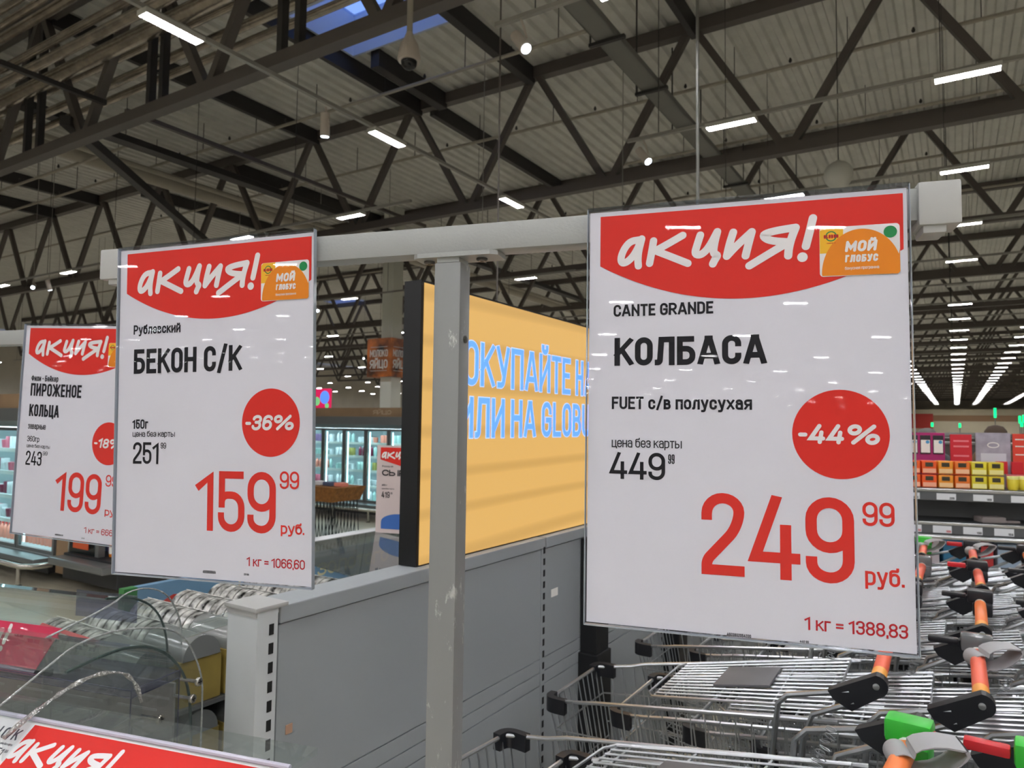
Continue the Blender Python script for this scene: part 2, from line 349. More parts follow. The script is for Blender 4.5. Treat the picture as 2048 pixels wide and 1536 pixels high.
# ------------------------------------------------------------------ trusses
def mem(p, q, w, h):
    """box section from p to q in a plane of constant Y"""
    p, q = Vector(p), Vector(q); d = (q - p).normalized(); n = Vector((-d.z, 0, d.x)); y = Vector((0, w / 2, 0)); n *= h / 2
    v = [p - n - y, p + n - y, p + n + y, p - n + y, q - n - y, q + n - y, q + n + y, q - n + y]
    return v, [(0, 1, 2, 3), (7, 6, 5, 4), (0, 4, 5, 1), (1, 5, 6, 2), (2, 6, 7, 3), (3, 7, 4, 0)]
TB, TT, A3 = 6.03, 8.28, 3.05
tl = {0: 'nearest roof truss, its lower chord crossing the top left corner', 1: 'second roof truss back, diagonals above the blank bar and right sign', 2: 'third roof truss back, passing behind the right end cap', 3: 'fourth roof truss back, low over the left signs'}
for k in range(-2, 20):
    Y = 5.56 + 5.87 * k
    if k < 0: lab = 'roof truss over and behind the camera'
    else: lab = tl.get(k, 'dark roof truss in the far receding series')
    t = thing('roof_truss', lab, 'truss', (0, Y, 0), group=('far roof trusses' if k > 3 else 'overhead roof trusses' if k < 0 else None))
    x0, x1 = -5.18 - A3 * 16, -5.18 + A3 * 9
    obj('bottom_chord', MB().box(x0, x1, -.08, .08, TB - .16, TB), m_dark, t)
    obj('top_chord', MB().box(x0, x1, -.09, .09, TT - .06, ZC - .01), m_dark, t)
    far = MB(); n = 0
    for i in range(-16, 9):
        xb = -5.18 + A3 * i
        for s in (-1, 1):
            p, q = (xb + .07 * s, 0, TB - .03), (xb + s * (A3 / 2 - .06), 0, TT)
            if 0 <= k <= 2 and -26 < xb < 6:
                obj('diagonal', MB().add(*mem(p, q, .12, .115)), m_dark, t)
            else: far.add(*mem(p, q, .12, .115))
    obj('far_diagonals', far, m_dark, t, kind='stuff')
    if k == 0:
        for x in (-13.14, -12.72, -9.55, -9.25, -6.81, -6.5, -16.6, -16.2):
            obj('post', MB().box(x - .045, x + .045, -.05, .05, TB, TT), m_dark2, t)
pl = [(-6.78, 5.6, 11.4, .16), (-8.9, 9.35, 11.4, .2), (-9.5, 5.6, 11.4, .1), (-9.27, 11.5, 17.3, .12), (-22.1, 5.6, 11.4, .16), (-24.75, 5.6, 11.4, .16), (-12.6, 5.6, 11.4, .1), (-3.6, 5.6, 11.4, .1), (2.3, 11.5, 17.3, .1), (2.3, 17.3, 23, .1), (-16, 11.5, 17.3, .12), (-20, 11.5, 17.3, .12)]
pn = ['thick black purlin right of the blue skylight', 'wide dark purlin running on from the blue skylight', 'thin dark purlin left of the blue skylight', 'thin dark purlin crossing the deck behind the second truss', 'black purlin high at the left edge of the photo', 'black purlin nearest the left edge of the photo', 'thin purlin behind the silver pipes', 'thin purlin under the deck beside the grey cable tray', 'dim purlin above the white globe', 'dim purlin behind the third truss near the right end cap', 'dark purlin over the left sign', 'dark purlin above the left end cap of the sign bar']
for (x, ya, yb, w), l in zip(pl, pn):
    tag(obj('purlin', MB().box(x - w / 2, x + w / 2, ya, yb, 8.12, ZC - .01), m_dark2), l, 'beam')
tag(obj('wind_brace', MB().tube([(-11.54, 5.38, 6.2), (-16.6, 11.5, 6.2)], .11, 4), m_dark2), 'black oblique brace below the white pipes on the left', 'beam')
# ------------------------------------------------------------------ pipes, trays
m_foil = mat('foil_lagging', (206, 196, 182), 0.26, 0.8, bump=0.9, bscale=9, var=0.35, vscale=5)
m_pipew = mat('white_pipe', (168, 162, 148), 0.45)
m_grey = mat('zinc_tray', (120, 120, 116), 0.5, 0.2)
def pipeX(Y, z, r, x0, x1, m, nm, lab, cat='pipe', group=None):
    tag(obj(nm, MB().tube([(x0, Y, z), ((x0 + x1) / 2, Y, z), (x1, Y, z)], r, 12), m, smooth=True), lab, cat, group)
def pipeY(X, z, r, y0, y1, m, nm, lab, cat='pipe', group=None):
    tag(obj(nm, MB().tube([(X, y0, z), (X, (y0 + y1) / 2, z), (X, y1, z)], r, 12), m, smooth=True), lab, cat, group)
for Y, z, r, l in ((4.55, 7.6, .06, 'outermost thin foil pipe in the top left corner'), (4.74, 7.6, .05, 'second foil pipe from the top left corner'), (4.93, 7.6, .07, 'third foil pipe from the top left corner'), (5.12, 7.3, .06, 'fourth foil pipe in from the top left corner'), (5.03, 6.95, .075, 'thick crumpled foil pipe ending at the long lit fixture'), (5.40, 7.0, .11, 'fat wrinkled foil duct just above the nearest truss chord'), (6.0, 7.0, .07, 'foil pipe just behind the nearest truss'), (6.3, 7.0, .06, 'lowest foil pipe behind the nearest truss'), (6.15, 7.55, .08, 'upper foil pipe behind the nearest truss')):
    pipeX(Y, z, r, -26, -7.2 if r > .1 else -5.5, m_foil, 'insulated_pipe', l, group=None)
for X, z, r, l in ((-16.3, 7.45, .17, 'thick white ventilation pipe above the left sign'), (-16.9, 7.6, .12, 'slimmer white pipe beside the thick white pipe'), (-15.6, 7.35, .06, 'thin white pipe along the cable tray')):
    pipeY(X, z, r, 5.8, 40, m_pipew, 'ventilation_pipe', l)
tag(obj('cable_tray', MB().box(-14.2, -13.9, 5.8, 40, 7.15, 7.2).box(-14.2, -14.17, 5.8, 40, 7.2, 7.28).box(-13.93, -13.9, 5.8, 40, 7.2, 7.28), m_dark2), 'dark cable tray running beside the white pipes', 'cable tray')
ct = thing('cable_tray', 'grey perforated cable tray crossing above the right sign', 'cable tray', (-3.88, 0, 6.8))
obj('tray_bed', MB().box(-.15, .15, -6, 60, 0, .012), m_grey, ct)
for s in (-1, 1): obj('tray_side', MB().box(s * .15 - .008, s * .15 + .008, -6, 60, 0, .08), m_grey, ct)
for i in range(16): obj('tray_bracket', MB().box(-.26, .26, 1.9 + i * 1.65 - .03, 1.9 + i * 1.65 + .03, -.05, -.005).box(-.255, -.235, 1.9 + i * 1.65 - .01, 1.9 + i * 1.65 + .01, 0, 1.5), m_dark2, ct)
for i, (Y, x0, x1, z) in enumerate(((9.75, -30, -4.7, 7.8), (12.6, -40, 14, 7.85), (15.35, -6.6, 14, 7.8), (18.4, -40, 14, 7.8), (21.4, -40, 14, 7.8), (24.3, -40, 14, 7.8), (8.0, -40, -14, 7.3))):
    t = thing('sprinkler_pipe', ['white sprinkler pipe ending in mid air near the top centre', 'long white sprinkler pipe behind the hanging spotlight', 'white sprinkler pipe just in front of the third truss top', 'far sprinkler pipe beyond the third truss', 'farther sprinkler pipe over the right aisle', 'farthest visible sprinkler pipe', 'sprinkler pipe low at the upper left edge'][i], 'pipe', (0, Y, z))
    obj('pipe_run', MB().tube([(x0, 0, 0), (x1, 0, 0)], .032, 8), m_pipew, t, smooth=True)
    hn = MB(); hg = MB(); x = x1 - .6
    while x > x0:
        if abs(x + 5) < 16:
            hg.box(x - .006, x + .006, -.006, .006, 0, ZC - z); hn.lathe([(.018, .06), (.03, .09), (.012, .14)], (x - .9, 0, 0), 8)
        x -= 1.85
    obj('hanger_rods', hg, m_dark2, t, kind='stuff'); obj('sprinkler_heads', hn, m_dark2, t, kind='stuff')
rr = thing('drop_rail', 'thin dark rail from the left edge to the nearest truss', 'rail', (-10.62, 0, 6.3))
obj('rail', MB().box(-.035, .035, 1.5, 5.5, -.035, .035), m_dark2, rr)
rr = thing('drop_rail', 'thin dark rail running on behind the nearest truss', 'rail', (-10.62, 0, 6.3))
obj('rail', MB().box(-.035, .035, 5.8, 13, -.035, .035), m_dark, rr)
# ------------------------------------------------------------------ light fixtures
m_led = mat('led_panel', (252, 252, 255), 0.4, emit=LIGHT_STRENGTH)
m_house = mat('fixture_white', (205, 205, 200), 0.4)
m_grid = mat('louvre_grid', (235, 235, 225), 0.4)
ZL = 5.05
def fixture_meshes(ax):
    L, Wd = .27, .06
    def bx(mb, a0, a1, b0, b1, z0, z1):
        return mb.box(a0, a1, b0, b1, z0, z1) if ax == 'x' else mb.box(b0, b1, a0, a1, z0, z1)
    h = bx(MB(), -L - .01, L + .01, -Wd - .008, Wd + .008, .0, .035)
    bx(h, -L - .01, L + .01, -Wd - .008, -Wd - .001, -.009, .0); bx(h, -L - .01, L + .01, Wd + .001, Wd + .008, -.009, .0); bx(h, -L - .01, -L - .001, -Wd - .001, Wd + .001, -.009, .0); bx(h, L + .001, L + .01, -Wd - .001, Wd + .001, -.009, .0)
    d = bx(MB(), -L, L, -Wd, Wd, -.003, -.002)
    g = MB()
    for k in range(19): bx(g, -L + L / 9 * k - .0022, -L + L / 9 * k + .0022, -Wd, Wd, -.012, -.007)
    for k in range(5): bx(g, -L, L, -Wd + Wd / 2 * k - .0022, -Wd + Wd / 2 * k + .0022, -.012, -.007)
    return h.mesh('housing', m_house), d.mesh('diffuser', m_led), g.mesh('louvre', m_grid)
FX, FY = fixture_meshes('x'), fixture_meshes('y')
def light(x, y, z, ax='x', label='white ceiling light in the far receding rows', group='far ceiling lights', near=False, lit=True):
    F = FX if ax == 'x' else FY
    t = thing('ceiling_light', label, 'light', (x, y, z), group=group)
    if lit: obj('diffuser', F[1], None, t)
    obj('housing', F[0], None, t)
    if near: obj('louvre', F[2], None, t)
    return t
Yrow = [5.03 + 2.95 * k for k in range(36)]
nl = {(1, .16): 'brightest ceiling light, top right of the photo above the white end cap', (2, .16): 'ceiling light just above the right end cap', (3, .16): 'ceiling light just below the right end cap', (4, .16): 'fourth ceiling light down the straight right hand row', (1, -2.1): 'ceiling light left of the white globe, above the right sign', (0, -2.1): 'ceiling light cut by the top edge of the photo'}
for k, y in enumerate(Yrow):
    for x in (.16, -2.1, 2.15, 5.4, 8.6):
        if (x == 8.6 and k < 24) or (x == 5.4 and k < 24 and k % 2): continue
        key = (k, x)
        if key in nl: light(x, y, ZL, 'x', nl[key], None, True)
        elif k == 5 and x == .16: light(x, y, ZL, 'x', 'unlit ceiling fixture in the straight right hand row', None, False, False)
        else: light(x, y, ZL, near=k < 4)
for i, (y, l) in enumerate(((3.53, 'long ceiling light with square louvres at the top left'), (6.32, 'second light down the slanting track, left of centre'), (9.17, 'third light down the slanting track, above the crossbar'), (.7, 'track light above the camera'), (-2.1, 'track light behind the camera'))):
    light(-5.78, y, ZL, 'y', l, None, True)
ln = {(-8.5, 0): 'ceiling light above the crossbar left of centre', (-11.3, 0): 'ceiling light just peeping over the left sign', (-17.6, 0): 'ceiling light left of the left end cap', (-20.9, 0): 'ceiling light at the left edge beside a glaring spotlight', (-8.5, 1): 'ceiling light just above the video screen', (-14.2, 1): 'ceiling light between the left sign and the video screen, highest'}
for j in range(9):
    y = [8.45, 14.15, 20.2, 26.3, 32, 38, 44, 50, 56][j]
    for x in (-8.5, -11.3, -14.2, -17.6, -20.9, -24.2, -27.6, -31, -34.5, -38, -42, -46):
        if j == 0 and x == -14.2: continue
        if x == -11.3 and j == 1: continue
        l = ln.get((x, j))
        light(x, y + (0 if j < 2 else .25 * math.sin(x)), ZL, 'x', l or 'small white ceiling light far left over the chillers', None if l else 'left hall ceiling lights', near=bool(l))
for x in (-12.9, -10.5, -8.3, -2.9, -.7, 1.5, 3.7, 6, 8.2):           # the hall goes on behind the camera; unseen lamps added to brighten the signs
    for y in (2.1, -.85, -3.8, -6.75, -9.7):
        if x > -3 or y < 1.5: light(x, y, ZL, label='unseen ceiling light added behind the camera to brighten the signs', group='added ceiling lights behind the camera', near=False)
fl = MB(); fh = MB()
for y in (62, 68, 74, 80, 86, 92, 98):
    for x in range(-58, -6, 4): fl.box(x - .27, x + .27, y - .06, y + .06, ZL - .006, ZL)
for y in (14.15, 20.2, 26.3, 32, 38, 44, 50, 56):
    for x in (-50, -54, -58): fl.box(x - .27, x + .27, y - .06, y + .06, ZL - .006, ZL)
for x0_ in (0,):
    for y in (62, 68, 74, 80, 86, 92, 98):
        for x in range(-58, -6, 4): fh.box(x - .28, x + .28, y - .07, y + .07, ZL + .001, ZL + .03)
    for y in (14.15, 20.2, 26.3, 32, 38, 44, 50, 56):
        for x in (-50, -54, -58): fh.box(x - .28, x + .28, y - .07, y + .07, ZL + .001, ZL + .03)
tag(obj('distant_light_housings', fh, m_house), 'tiny white housings over the distant lights at the far left', 'light', kind='stuff')
tag(obj('distant_lights', fl, m_led), 'mass of tiny distant ceiling lights at the far left of the hall', 'light', kind='stuff')
bk = MB(); bh = MB()
for j in range(9):
    for i in range(16):
        x, y = -40 + 4.1 * i, -15.6 - 5 * j
        bk.box(x - .27, x + .27, y - .06, y + .06, ZL - .006, ZL); bh.box(x - .28, x + .28, y - .07, y + .07, ZL + .001, ZL + .03)
tag(obj('rear_lights', bk, m_led), 'ceiling lights far behind the camera', 'light', kind='stuff'); tag(obj('rear_light_housings', bh, m_house), 'housings of the ceiling lights far behind the camera', 'light', kind='stuff')
for i in range(10):  # low shelves added out of sight to soak up floor bounce
    for x in (-5.9, 1.2, 8.3):
        a = thing('added_aisle_shelf', 'low unseen aisle shelf added beyond the cart bay to absorb bounced light', 'shelf', (x, 13 + i * 9.4, 0), group='added low aisle shelves')
        obj('body', MB().box(-2.1, 2.1, -.5, .5, 0, 1.40), m_dark, a); obj('board', MB().box(-2.15, 2.15, -.55, .55, 1.40, 1.43), m_grey, a)
m_track = mat('track_white', (150, 148, 142), 0.4)
def trackX(y, x0, x1, l, group=None):
    t = thing('lighting_track', l, 'track', (0, y, ZL + .03), group=group)
    obj('rail', MB().box(x0, x1, -.02, .02, .005, .045), m_track, t)
    h = MB(); x = x0 + .4
    while x < x1: h.box(x - .004, x + .004, -.004, .004, .045, ZC - ZL - .03); x += 2.9
    obj('hanger_wires', h, m_dark2, t, kind='stuff')
for k, y in enumerate(Yrow[:14]):
    trackX(y, -3.36, 12, ['track with hanging spotlight across the top centre', 'track carrying the brightest top right light', 'track running behind the right end cap'][k] if k < 3 else 'white lighting track in the far right series', None if k < 3 else 'far lighting tracks')
for j, y in enumerate((8.45, 14.15, 20.2)):
    trackX(y, -48, -7.2, ['lighting track behind the left end of the crossbar', 'lighting track crossing the white column', 'distant lighting track on the left'][j])
t = thing('lighting_track', 'long slanting white track down from the top left light', 'track', (-5.78, 0, ZL + .03))
obj('rail', MB().box(-.022, .022, -10, 12.4, .005, .045), m_track, t)
# spotlights
m_spotw = mat('spot_white', (196, 186, 176), 0.35)
m_spotl = mat('spot_lamp', (225, 240, 255), 0.3, emit=12)
def spot(x, y, z, aim, l, group=None, hang=True):
    t = thing('spotlight', l, 'spotlight', (x, y, z), group=group)
    q = Vector(aim).normalized().to_track_quat('Z', 'Y').to_matrix().to_4x4()
    ce = Vector((0, 0, -.12))
    xf = Matrix.Translation(ce) @ q
    obj('lamp_head', MB(xf).lathe([(.036, -.13), (.05, -.125), (.052, .12), (.045, .125)], n=18), m_spotw, t, smooth=True)
    obj('lens', MB(xf).lathe([(.043, .122), (.043, .129)], n=16), m_spotl, t)
    obj('bracket', MB().tube([(0, 0, .08), (0.03, 0, 0), (.06, 0, -.1)], .01, 6), m_spotw, t)
    if hang: obj('drop_rod', MB().tube([(0, 0, .06), (0, 0, ZC - z)], .008, 5), m_track, t)
spot(-5.84, 5.38, 5.0, (-.1, .1, -1), 'white cylinder spotlight under the slanting track', None, False)
spot(-3.1, 5.03, 5.0, (.55, -.25, -.7), 'spotlight tilted right at the top centre', None, False)
spot(-3.15, 7.98, 5.0, (.55, -.25, -.7), 'tilted spotlight beside the hanging rod', None, False)
spot(-19.6, 8.6, 5.05, (.9, -.5, -.45), 'glaring spotlight at the left edge')
spot(-18.5, 8.45, 4.95, (.0, .3, -.9), 'pale spotlight right of the glaring one')
spot(-6.9, 10.0, 4.75, (.4, -.2, -.7), 'small spotlight just above the video screen')
spot(-4.8, 11.2, 4.0, (.4, -.2, -.7), 'small spotlight above the right end of the video screen')
for i, (x, y) in enumerate(((-15.6, 14.3), (-18.4, 20.3), (-19, 14.1), (-22, 20), (-25, 26), (-22.4, 26), (-29, 32), (-27, 38), (-33, 38), (-31, 20.2), (-27, 14.2), (-30, 44), (-36, 44), (-24, 14.2))):
    spot(x, y, 5.0, (.6, -.6, -.5), 'distant glinting spotlight over the chillers', 'distant spotlights')
# dome camera, globe, hanging rods
t = thing('dome_camera', 'white dome security camera hanging in front of the skylight', 'camera', (-4.2, 4.86, 5.0))
obj('drop_pole', MB().tube([(0, 0, .18), (0, 0, 3.4)], .028, 10), m_pipew, t, smooth=True)
obj('camera_housing', MB().lathe([(.03, .2), (.05, .14), (.085, .08), (.1, 0), (.108, -.05), (.1, -.075)], n=20), m_spotw, t, smooth=True)
obj('dome', MB().lathe([(.075, -.074), (.07, -.11), (.045, -.14), (.012, -.15)], n=18), mat('dome_black', (20, 20, 22), .1), t, smooth=True)
obj('cable', MB().tube([(0, 0, .75), (.25, 0, .55), (.55, 0, .6), (.75, 0, .95), (.8, 0, 1.6)], .01, 6), m_grey, t)
t = thing('globe_lamp', 'white ribbed globe hanging above the right sign', 'lamp', (-1.2, 9.66, 4.82))
pr = [(.02, .19)] + [(.175 * math.sin(a) * (1 - .012 * (i % 2)), .175 * math.cos(a)) for i, a in enumerate([.25 + j * .11 for j in range(25)])] 
obj('shade', MB().lathe(pr, n=28), mat('globe_white', (205, 205, 198), .5), t, smooth=True)
obj('cord', MB().tube([(0, 0, .18), (0, 0, 3.6)], .006, 5), m_dark2, t)
tag(obj('hanging_rod', MB().tube([(-1.79, 5.75, 2.6), (-1.79, 5.75, ZC)], .013, 8), m_grey), 'thin grey rod hanging down behind the right sign', 'rod')
tag(obj('hanging_cable', MB().tube([(-3.55, 5.4, 2.4), (-3.57, 5.42, ZC)], .008, 6), m_dark), 'dark hanging cable just right of the dome camera', 'cable')
# column and hanging sign box
m_colw = mat('column_white', (234, 236, 226), .6)
t = thing('column', 'square white column between the left sign and the video screen', 'column', (-14.88, 16.67, 0))
obj('shaft', MB().box(-.37, .08, -.05, .40, 0, ZC), m_colw, t)
t = thing('hanging_sign', 'orange dairy and eggs sign box wrapped round the white column', 'sign', (-15.05, 16.55, 3.05))
m_or = mat('sign_orange', (246, 136, 50), .5, var=.25, vscale=1.6, rgb2=lin((232, 92, 40))); m_wh = mat('print_white', (238, 236, 230), .5)
obj('box', MB().box(-.62, .38, -.1, .75, 0, 1.2), m_or, t)
mb = MB(); fy = lambda a, c: (a, -.104, c); fx = lambda a, c: (.384, a, c)
text(mb, 'МОЛОКО', -.5, .24, .62, .22, .028, fy); text(mb, 'ЯЙЦО', -.5, .24, .26, .27, .045, fy)
text(mb, 'МОЛОКО', -.02, .66, .62, .22, .028, fx); text(mb, 'ЯЙЦО', -.02, .66, .26, .27, .045, fx)
for q, c0 in ((fy, (-.48, .22)), (fx, (0, .64))):
    for zz in (.18, .92): mb.add([q(c0[0], zz), q(c0[1], zz), q(c0[1], zz + .012), q(c0[0], zz + .012)], [(0, 1, 2, 3)])
obj('lettering', mb, m_wh, t)
# interior facade at the far end of the hall
m_beige = mat('facade_beige', (196, 186, 160), .6, var=.15, vscale=.3); m_redw = mat('facade_red', (170, 40, 28), .5); m_brown = mat('facade_brown', (140, 108, 78), .6)
t = thing('shop_front', 'beige and brown shop front closing the far end of the hall', 'shop front', (0, 112, 0))
obj('wall_face', MB().box(-45, 24, 0, .3, 0, 2.9).box(-45, 24, 0, .3, 3.7, 4.5), m_beige, t)
obj('sign_band', MB().box(-45, 24, -.05, .25, 2.9, 3.7), m_brown, t)
obj('red_panel', MB().box(-8, -2.6, -.12, -.06, 1.9, 3.9), m_redw, t)
# ------------------------------------------------------------------ price signs
m_paper = mat('sign_paper', (228, 227, 230), .55, bump=.10, bscale=14, spec=.2, var=.03, vscale=9)
m_red = mat('print_red', (222, 52, 42), .5, spec=.2); m_blk = mat('print_black', (28, 28, 32), .5, spec=.2); m_dred = mat('print_dark_red', (190, 36, 44), .5, spec=.2)
m_orc = mat('card_orange', (236, 140, 36), .5, spec=.2); m_yel = mat('card_yellow', (246, 190, 50), .5, spec=.2); m_grn = mat('card_green', (40, 140, 78), .5, spec=.2)
m_acr = clear('sleeve_acrylic', (252, 252, 254), .7, .015, 1.47)
m_edge = mat('acrylic_edge', (150, 158, 166), .12, .0, spec=.9)
HAND = [
 ([(.0542, .0355), (.0454, .0362), (.0390, .0430), (.0350, .0530), (.0362, .0592), (.0415, .0585), (.0480, .0525), (.0530, .0440), (.0568, .0346)], 0), ([(.0568, .0346), (.0535, .0480), (.0529, .0570), (.0535, .0630)], 0),
 ([(.0690, .0375), (.0672, .0490), (.0650, .0610)], 0), ([(.0985, .0338), (.0850, .0410), (.0704, .0484)], 0), ([(.0712, .0482), (.0850, .0545), (.1035, .0632)], 0),
 ([(.1159, .0348), (.1130, .0440), (.1102, .0535), (.1150, .0558), (.1210, .0520), (.1264, .0443), (.1325, .0325)], 0), ([(.1325, .0325), (.1298, .0430), (.1282, .0545), (.1330, .0566), (.1300, .0610), (.1280, .0652)], 0),
 ([(.1478, .0342), (.1440, .0465), (.1415, .0582)], 0), ([(.1415, .0582), (.1500, .0490), (.1654, .0350)], 0), ([(.1654, .0350), (.1622, .0470), (.1594, .0589)], 0),
 ([(.2060, .0337), (.2020, .0440), (.1995, .0540), (.1989, .0613)], 0), ([(.2060, .0337), (.1900, .0352), (.1775, .0377), (.1762, .0412), (.1830, .0455), (.2000, .0478)], 0), ([(.1975, .0490), (.1800, .0590), (.1628, .0692)], 0),
 ([(.2217, .0255), (.2185, .0390), (.2150, .0530)], 0)]
def smooth_pts(P, it=2):
    for _ in range(it):
        Q = [P[0]]
        for a, b in zip(P, P[1:]): Q += [(a[0] * .75 + b[0] * .25, a[1] * .75 + b[1] * .25), (a[0] * .25 + b[0] * .75, a[1] * .25 + b[1] * .75)]
        Q.append(P[-1]); P = Q
    return P
def brush(mb, fn, t=.0076, ox=0, oy=0, sc=1, sx=1):
    for P, _ in HAND:
        stroke(mb, [(ox + a * sc * sx, oy - c * sc) for a, c in smooth_pts(P)], t * sc, fn, rnd=True)
    disc(mb, ox + .2118 * sc * sx, oy - .0635 * sc, .0048 * sc * sx, .0048 * sc, fn, 16)
def price_sign(name, label, u0, n0, z0, rot, rows, pct, small=()):
    t = thing('price_sign', label, 'sign', SF(u0, n0, z0), group=None, rot=(rot[0], rot[1], YAW + rot[2]))
    Wd, Ht = .305, .432
    F = lambda lv: (lambda a, c: (a, -.0003 * lv, c))
    obj('paper_sheet', MB().box(.002, Wd - .002, 0, .0004, -Ht + .002, -.003), m_paper, t)
    sl = MB(); sl.box(0, Wd, -.0034, -.0030, -Ht, 0); obj('acrylic_front', sl, m_acr, t)
    obj('acrylic_back', MB().box(0, Wd, .0012, .0020, -Ht, 0), m_acr, t)
    e = MB(); e.tube([(0, -.001, 0), (Wd, -.001, 0)], .0022, 8); 
    obj('folded_top_edge', e, clear('acrylic_fold', (205, 212, 220), 2.2, .08, 1.5), t, smooth=True)
    e = MB()
    for x in (0, Wd): e.box(x - .00035, x + .00035, -.0036, .0022, -Ht, 0)
    e.box(0, Wd, -.0036, .0022, -Ht - .0008, -Ht + .0004)
    obj('acrylic_edges', e, m_edge, t)
    # banner
    n = 40; b = [(.0134, -.0078), (.3058 - .006, -.0078)]
    xr = .2995
    pts = [(xr, -.0612)] + [(xr - (xr - .0134) * k / n, -(.0613 + .0402 * (1 - (2 * k / n - 1) ** 2))) for k in range(1, n)] + [(.0134, -.0611)]
    ban = obj('banner', MB().add([F(1)(a, c) for a, c in b + pts], [tuple(range(len(b + pts)))]), m_red, t)
    mb = MB(); brush(mb, F(2)); obj('lettering', mb, m_wh, ban)
    # loyalty card
    card = MB(); x0, x1, y0, y1 = .2272, .2965, -.0840, -.0360
    card.add([F(2.2)(a, c) for a, c in rrect(x0, x1, y0, y1, .0035)], [tuple(range(28))])
    cd_ = obj('member_card', card, m_wh, t)
    mb = MB(); mb.add([F(2.6)(a, c) for a, c in [(x0 + .0002, -.0612), (.2478, -.0612), (.2482, -.0362), (x0 + .003, -.0362), (x0 + .0002, -.039)]], [(0, 1, 2, 3, 4)])
    obj('card_corner', mb, m_yel, cd_)
    P = [(x0 + .0022, y0 + .0008)]
    for k in range(33):
        a = PI - PI * k / 32; px, py = .2635 + .0345 * math.cos(a), -.0815 + .0422 * math.sin(a)
        if px <= x1 - .0004: P.append((px, max(py, y0)))
    P += [(x1 - .0002, -.060), (x1 - .0002, y0 + .002), (x1 - .002, y0)]
    obj('card_disc', MB().add([F(3)(a, c) for a, c in P], [tuple(range(len(P)))]), m_orc, cd_)
    mb = MB(); disc(mb, .2885, -.0440, .0057, .0057, F(3.5)); obj('card_dot', mb, m_grn, cd_)
    mb = MB(); text(mb, 'МОЙ', .2492, .2762, -.0612, .0108, .0026, F(3.6), skew=.15, rnd=True); text(mb, 'ГЛОБУС', .2492, .2775, -.0712, .0072, .0018, F(3.6), skew=.1, rnd=True)
    text(mb, 'бонусная программа', .2492, .2785, -.0782, .0030, .00035, F(3.6)); obj('card_lettering', mb, m_wh, cd_)
    mb = MB(); stroke(mb, [(.2375 + .0045 * math.cos(a * .2), -.0448 + .0045 * math.sin(a * .2)) for a in range(32)], .0011, F(2.8)); obj('card_emblem', mb, m_grn, cd_)
    mb = MB(); text(mb, 'GLOBUS', .2310, .2440, -.0468, .0036, .0010, F(3.0)); text(mb, 'гипермаркет', .2335, .2415, -.0520, .0012, .00025, F(3.0)); obj('emblem_lettering', mb, m_dred, cd_)
    # badge
    mb = MB(); disc(mb, .2428, -.2345, .0420, .0420, F(1), 56); bd = obj('discount_badge', mb, m_red, t)
    mb = MB(); text(mb, pct, .2045, .2755, -.2440, .0190, .0038, F(2), skew=.18, rnd=True); obj('lettering', mb, m_wh, bd)
    for nm, s, a, c, base, cap, th, m in rows:
        mb = MB(); text(mb, s, a, c, -base, cap, th, F(1)); obj(nm, mb, m, t)
    return t
B, D, Rr_ = m_blk, m_dred, m_red
price_sign('price_sign', 'largest price sign at the right, sausage at minus 44 percent', .0, -.004, 1.83, (math.radians(-.8), 0, 0), [
 ('brand_line', 'CANTE GRANDE', .0279, .1283, .1155, .0125, .0023, B), ('product_line', 'КОЛБАСА', .0291, .1782, .1670, .0292, .0058, B),
 ('variety_line', 'FUET с/в полусухая', .0267, .1645, .2120, .0130, .0023, B), ('note_line', 'цена без карты', .0269, .0976, .2512, .0098, .0011, B),
 ('old_price', '449', .025, .0812, .2835, .0275, .0036, B), ('old_price_kopecks', '99', .0842, .0905, .2668, .0096, .0011, B),
 ('new_price', '249', .1165, .2535, .3732, .0795, .0100, Rr_), ('new_price_kopecks', '99', .2607, .2873, .3185, .0220, .0028, Rr_), ('currency', 'руб.', .2620, .2930, .3722, .0165, .0024, Rr_),
 ('unit_price', '1 кг = 1388,83', .2098, .2962, .4175, .0124, .0017, D), ('article_number', '4603802054330', .140, .1623, .4302, .0031, .0005, B), ('price_code', '449 99', .2055, .2134, .4298, .0023, .0004, B)], '-44%')
price_sign('price_sign', 'middle price sign at the left end of the bar, bacon at minus 36 percent', -.6425, -.004, 1.83, (math.radians(.9), math.radians(-.9), 0), [
 ('brand_line', 'Рублевский', .0262, .1035, .1168, .0125, .0022, B), ('product_line', 'БЕКОН С/К', .0275, .1990, .1691, .0325, .0058, B),
 ('weight_line', '150г', .0270, .0532, .2418, .0124, .0022, B), ('note_line', 'цена без карты', .0277, .0971, .2521, .0078, .0010, B),
 ('old_price', '251', .0290, .0721, .2876, .0283, .0036, B), ('old_price_kopecks', '99', .0744, .0833, .2674, .0077, .0010, B),
 ('new_price', '159', .1320, .2515, .3700, .0750, .0092, Rr_), ('new_price_kopecks', '99', .2570, .2843, .3152, .0215, .0026, Rr_), ('currency', 'руб.', .2590, .2911, .3693, .0135, .0022, Rr_),
 ('unit_price', '1 кг = 1066,60', .2100, .2933, .4105, .0115, .0016, D), ('article_number', '4032000368404', .1441, .1641, .4231, .0037, .0005, B), ('price_code', '251 99', .2061, .2135, .4222, .0025, .0004, B)], '-36%')
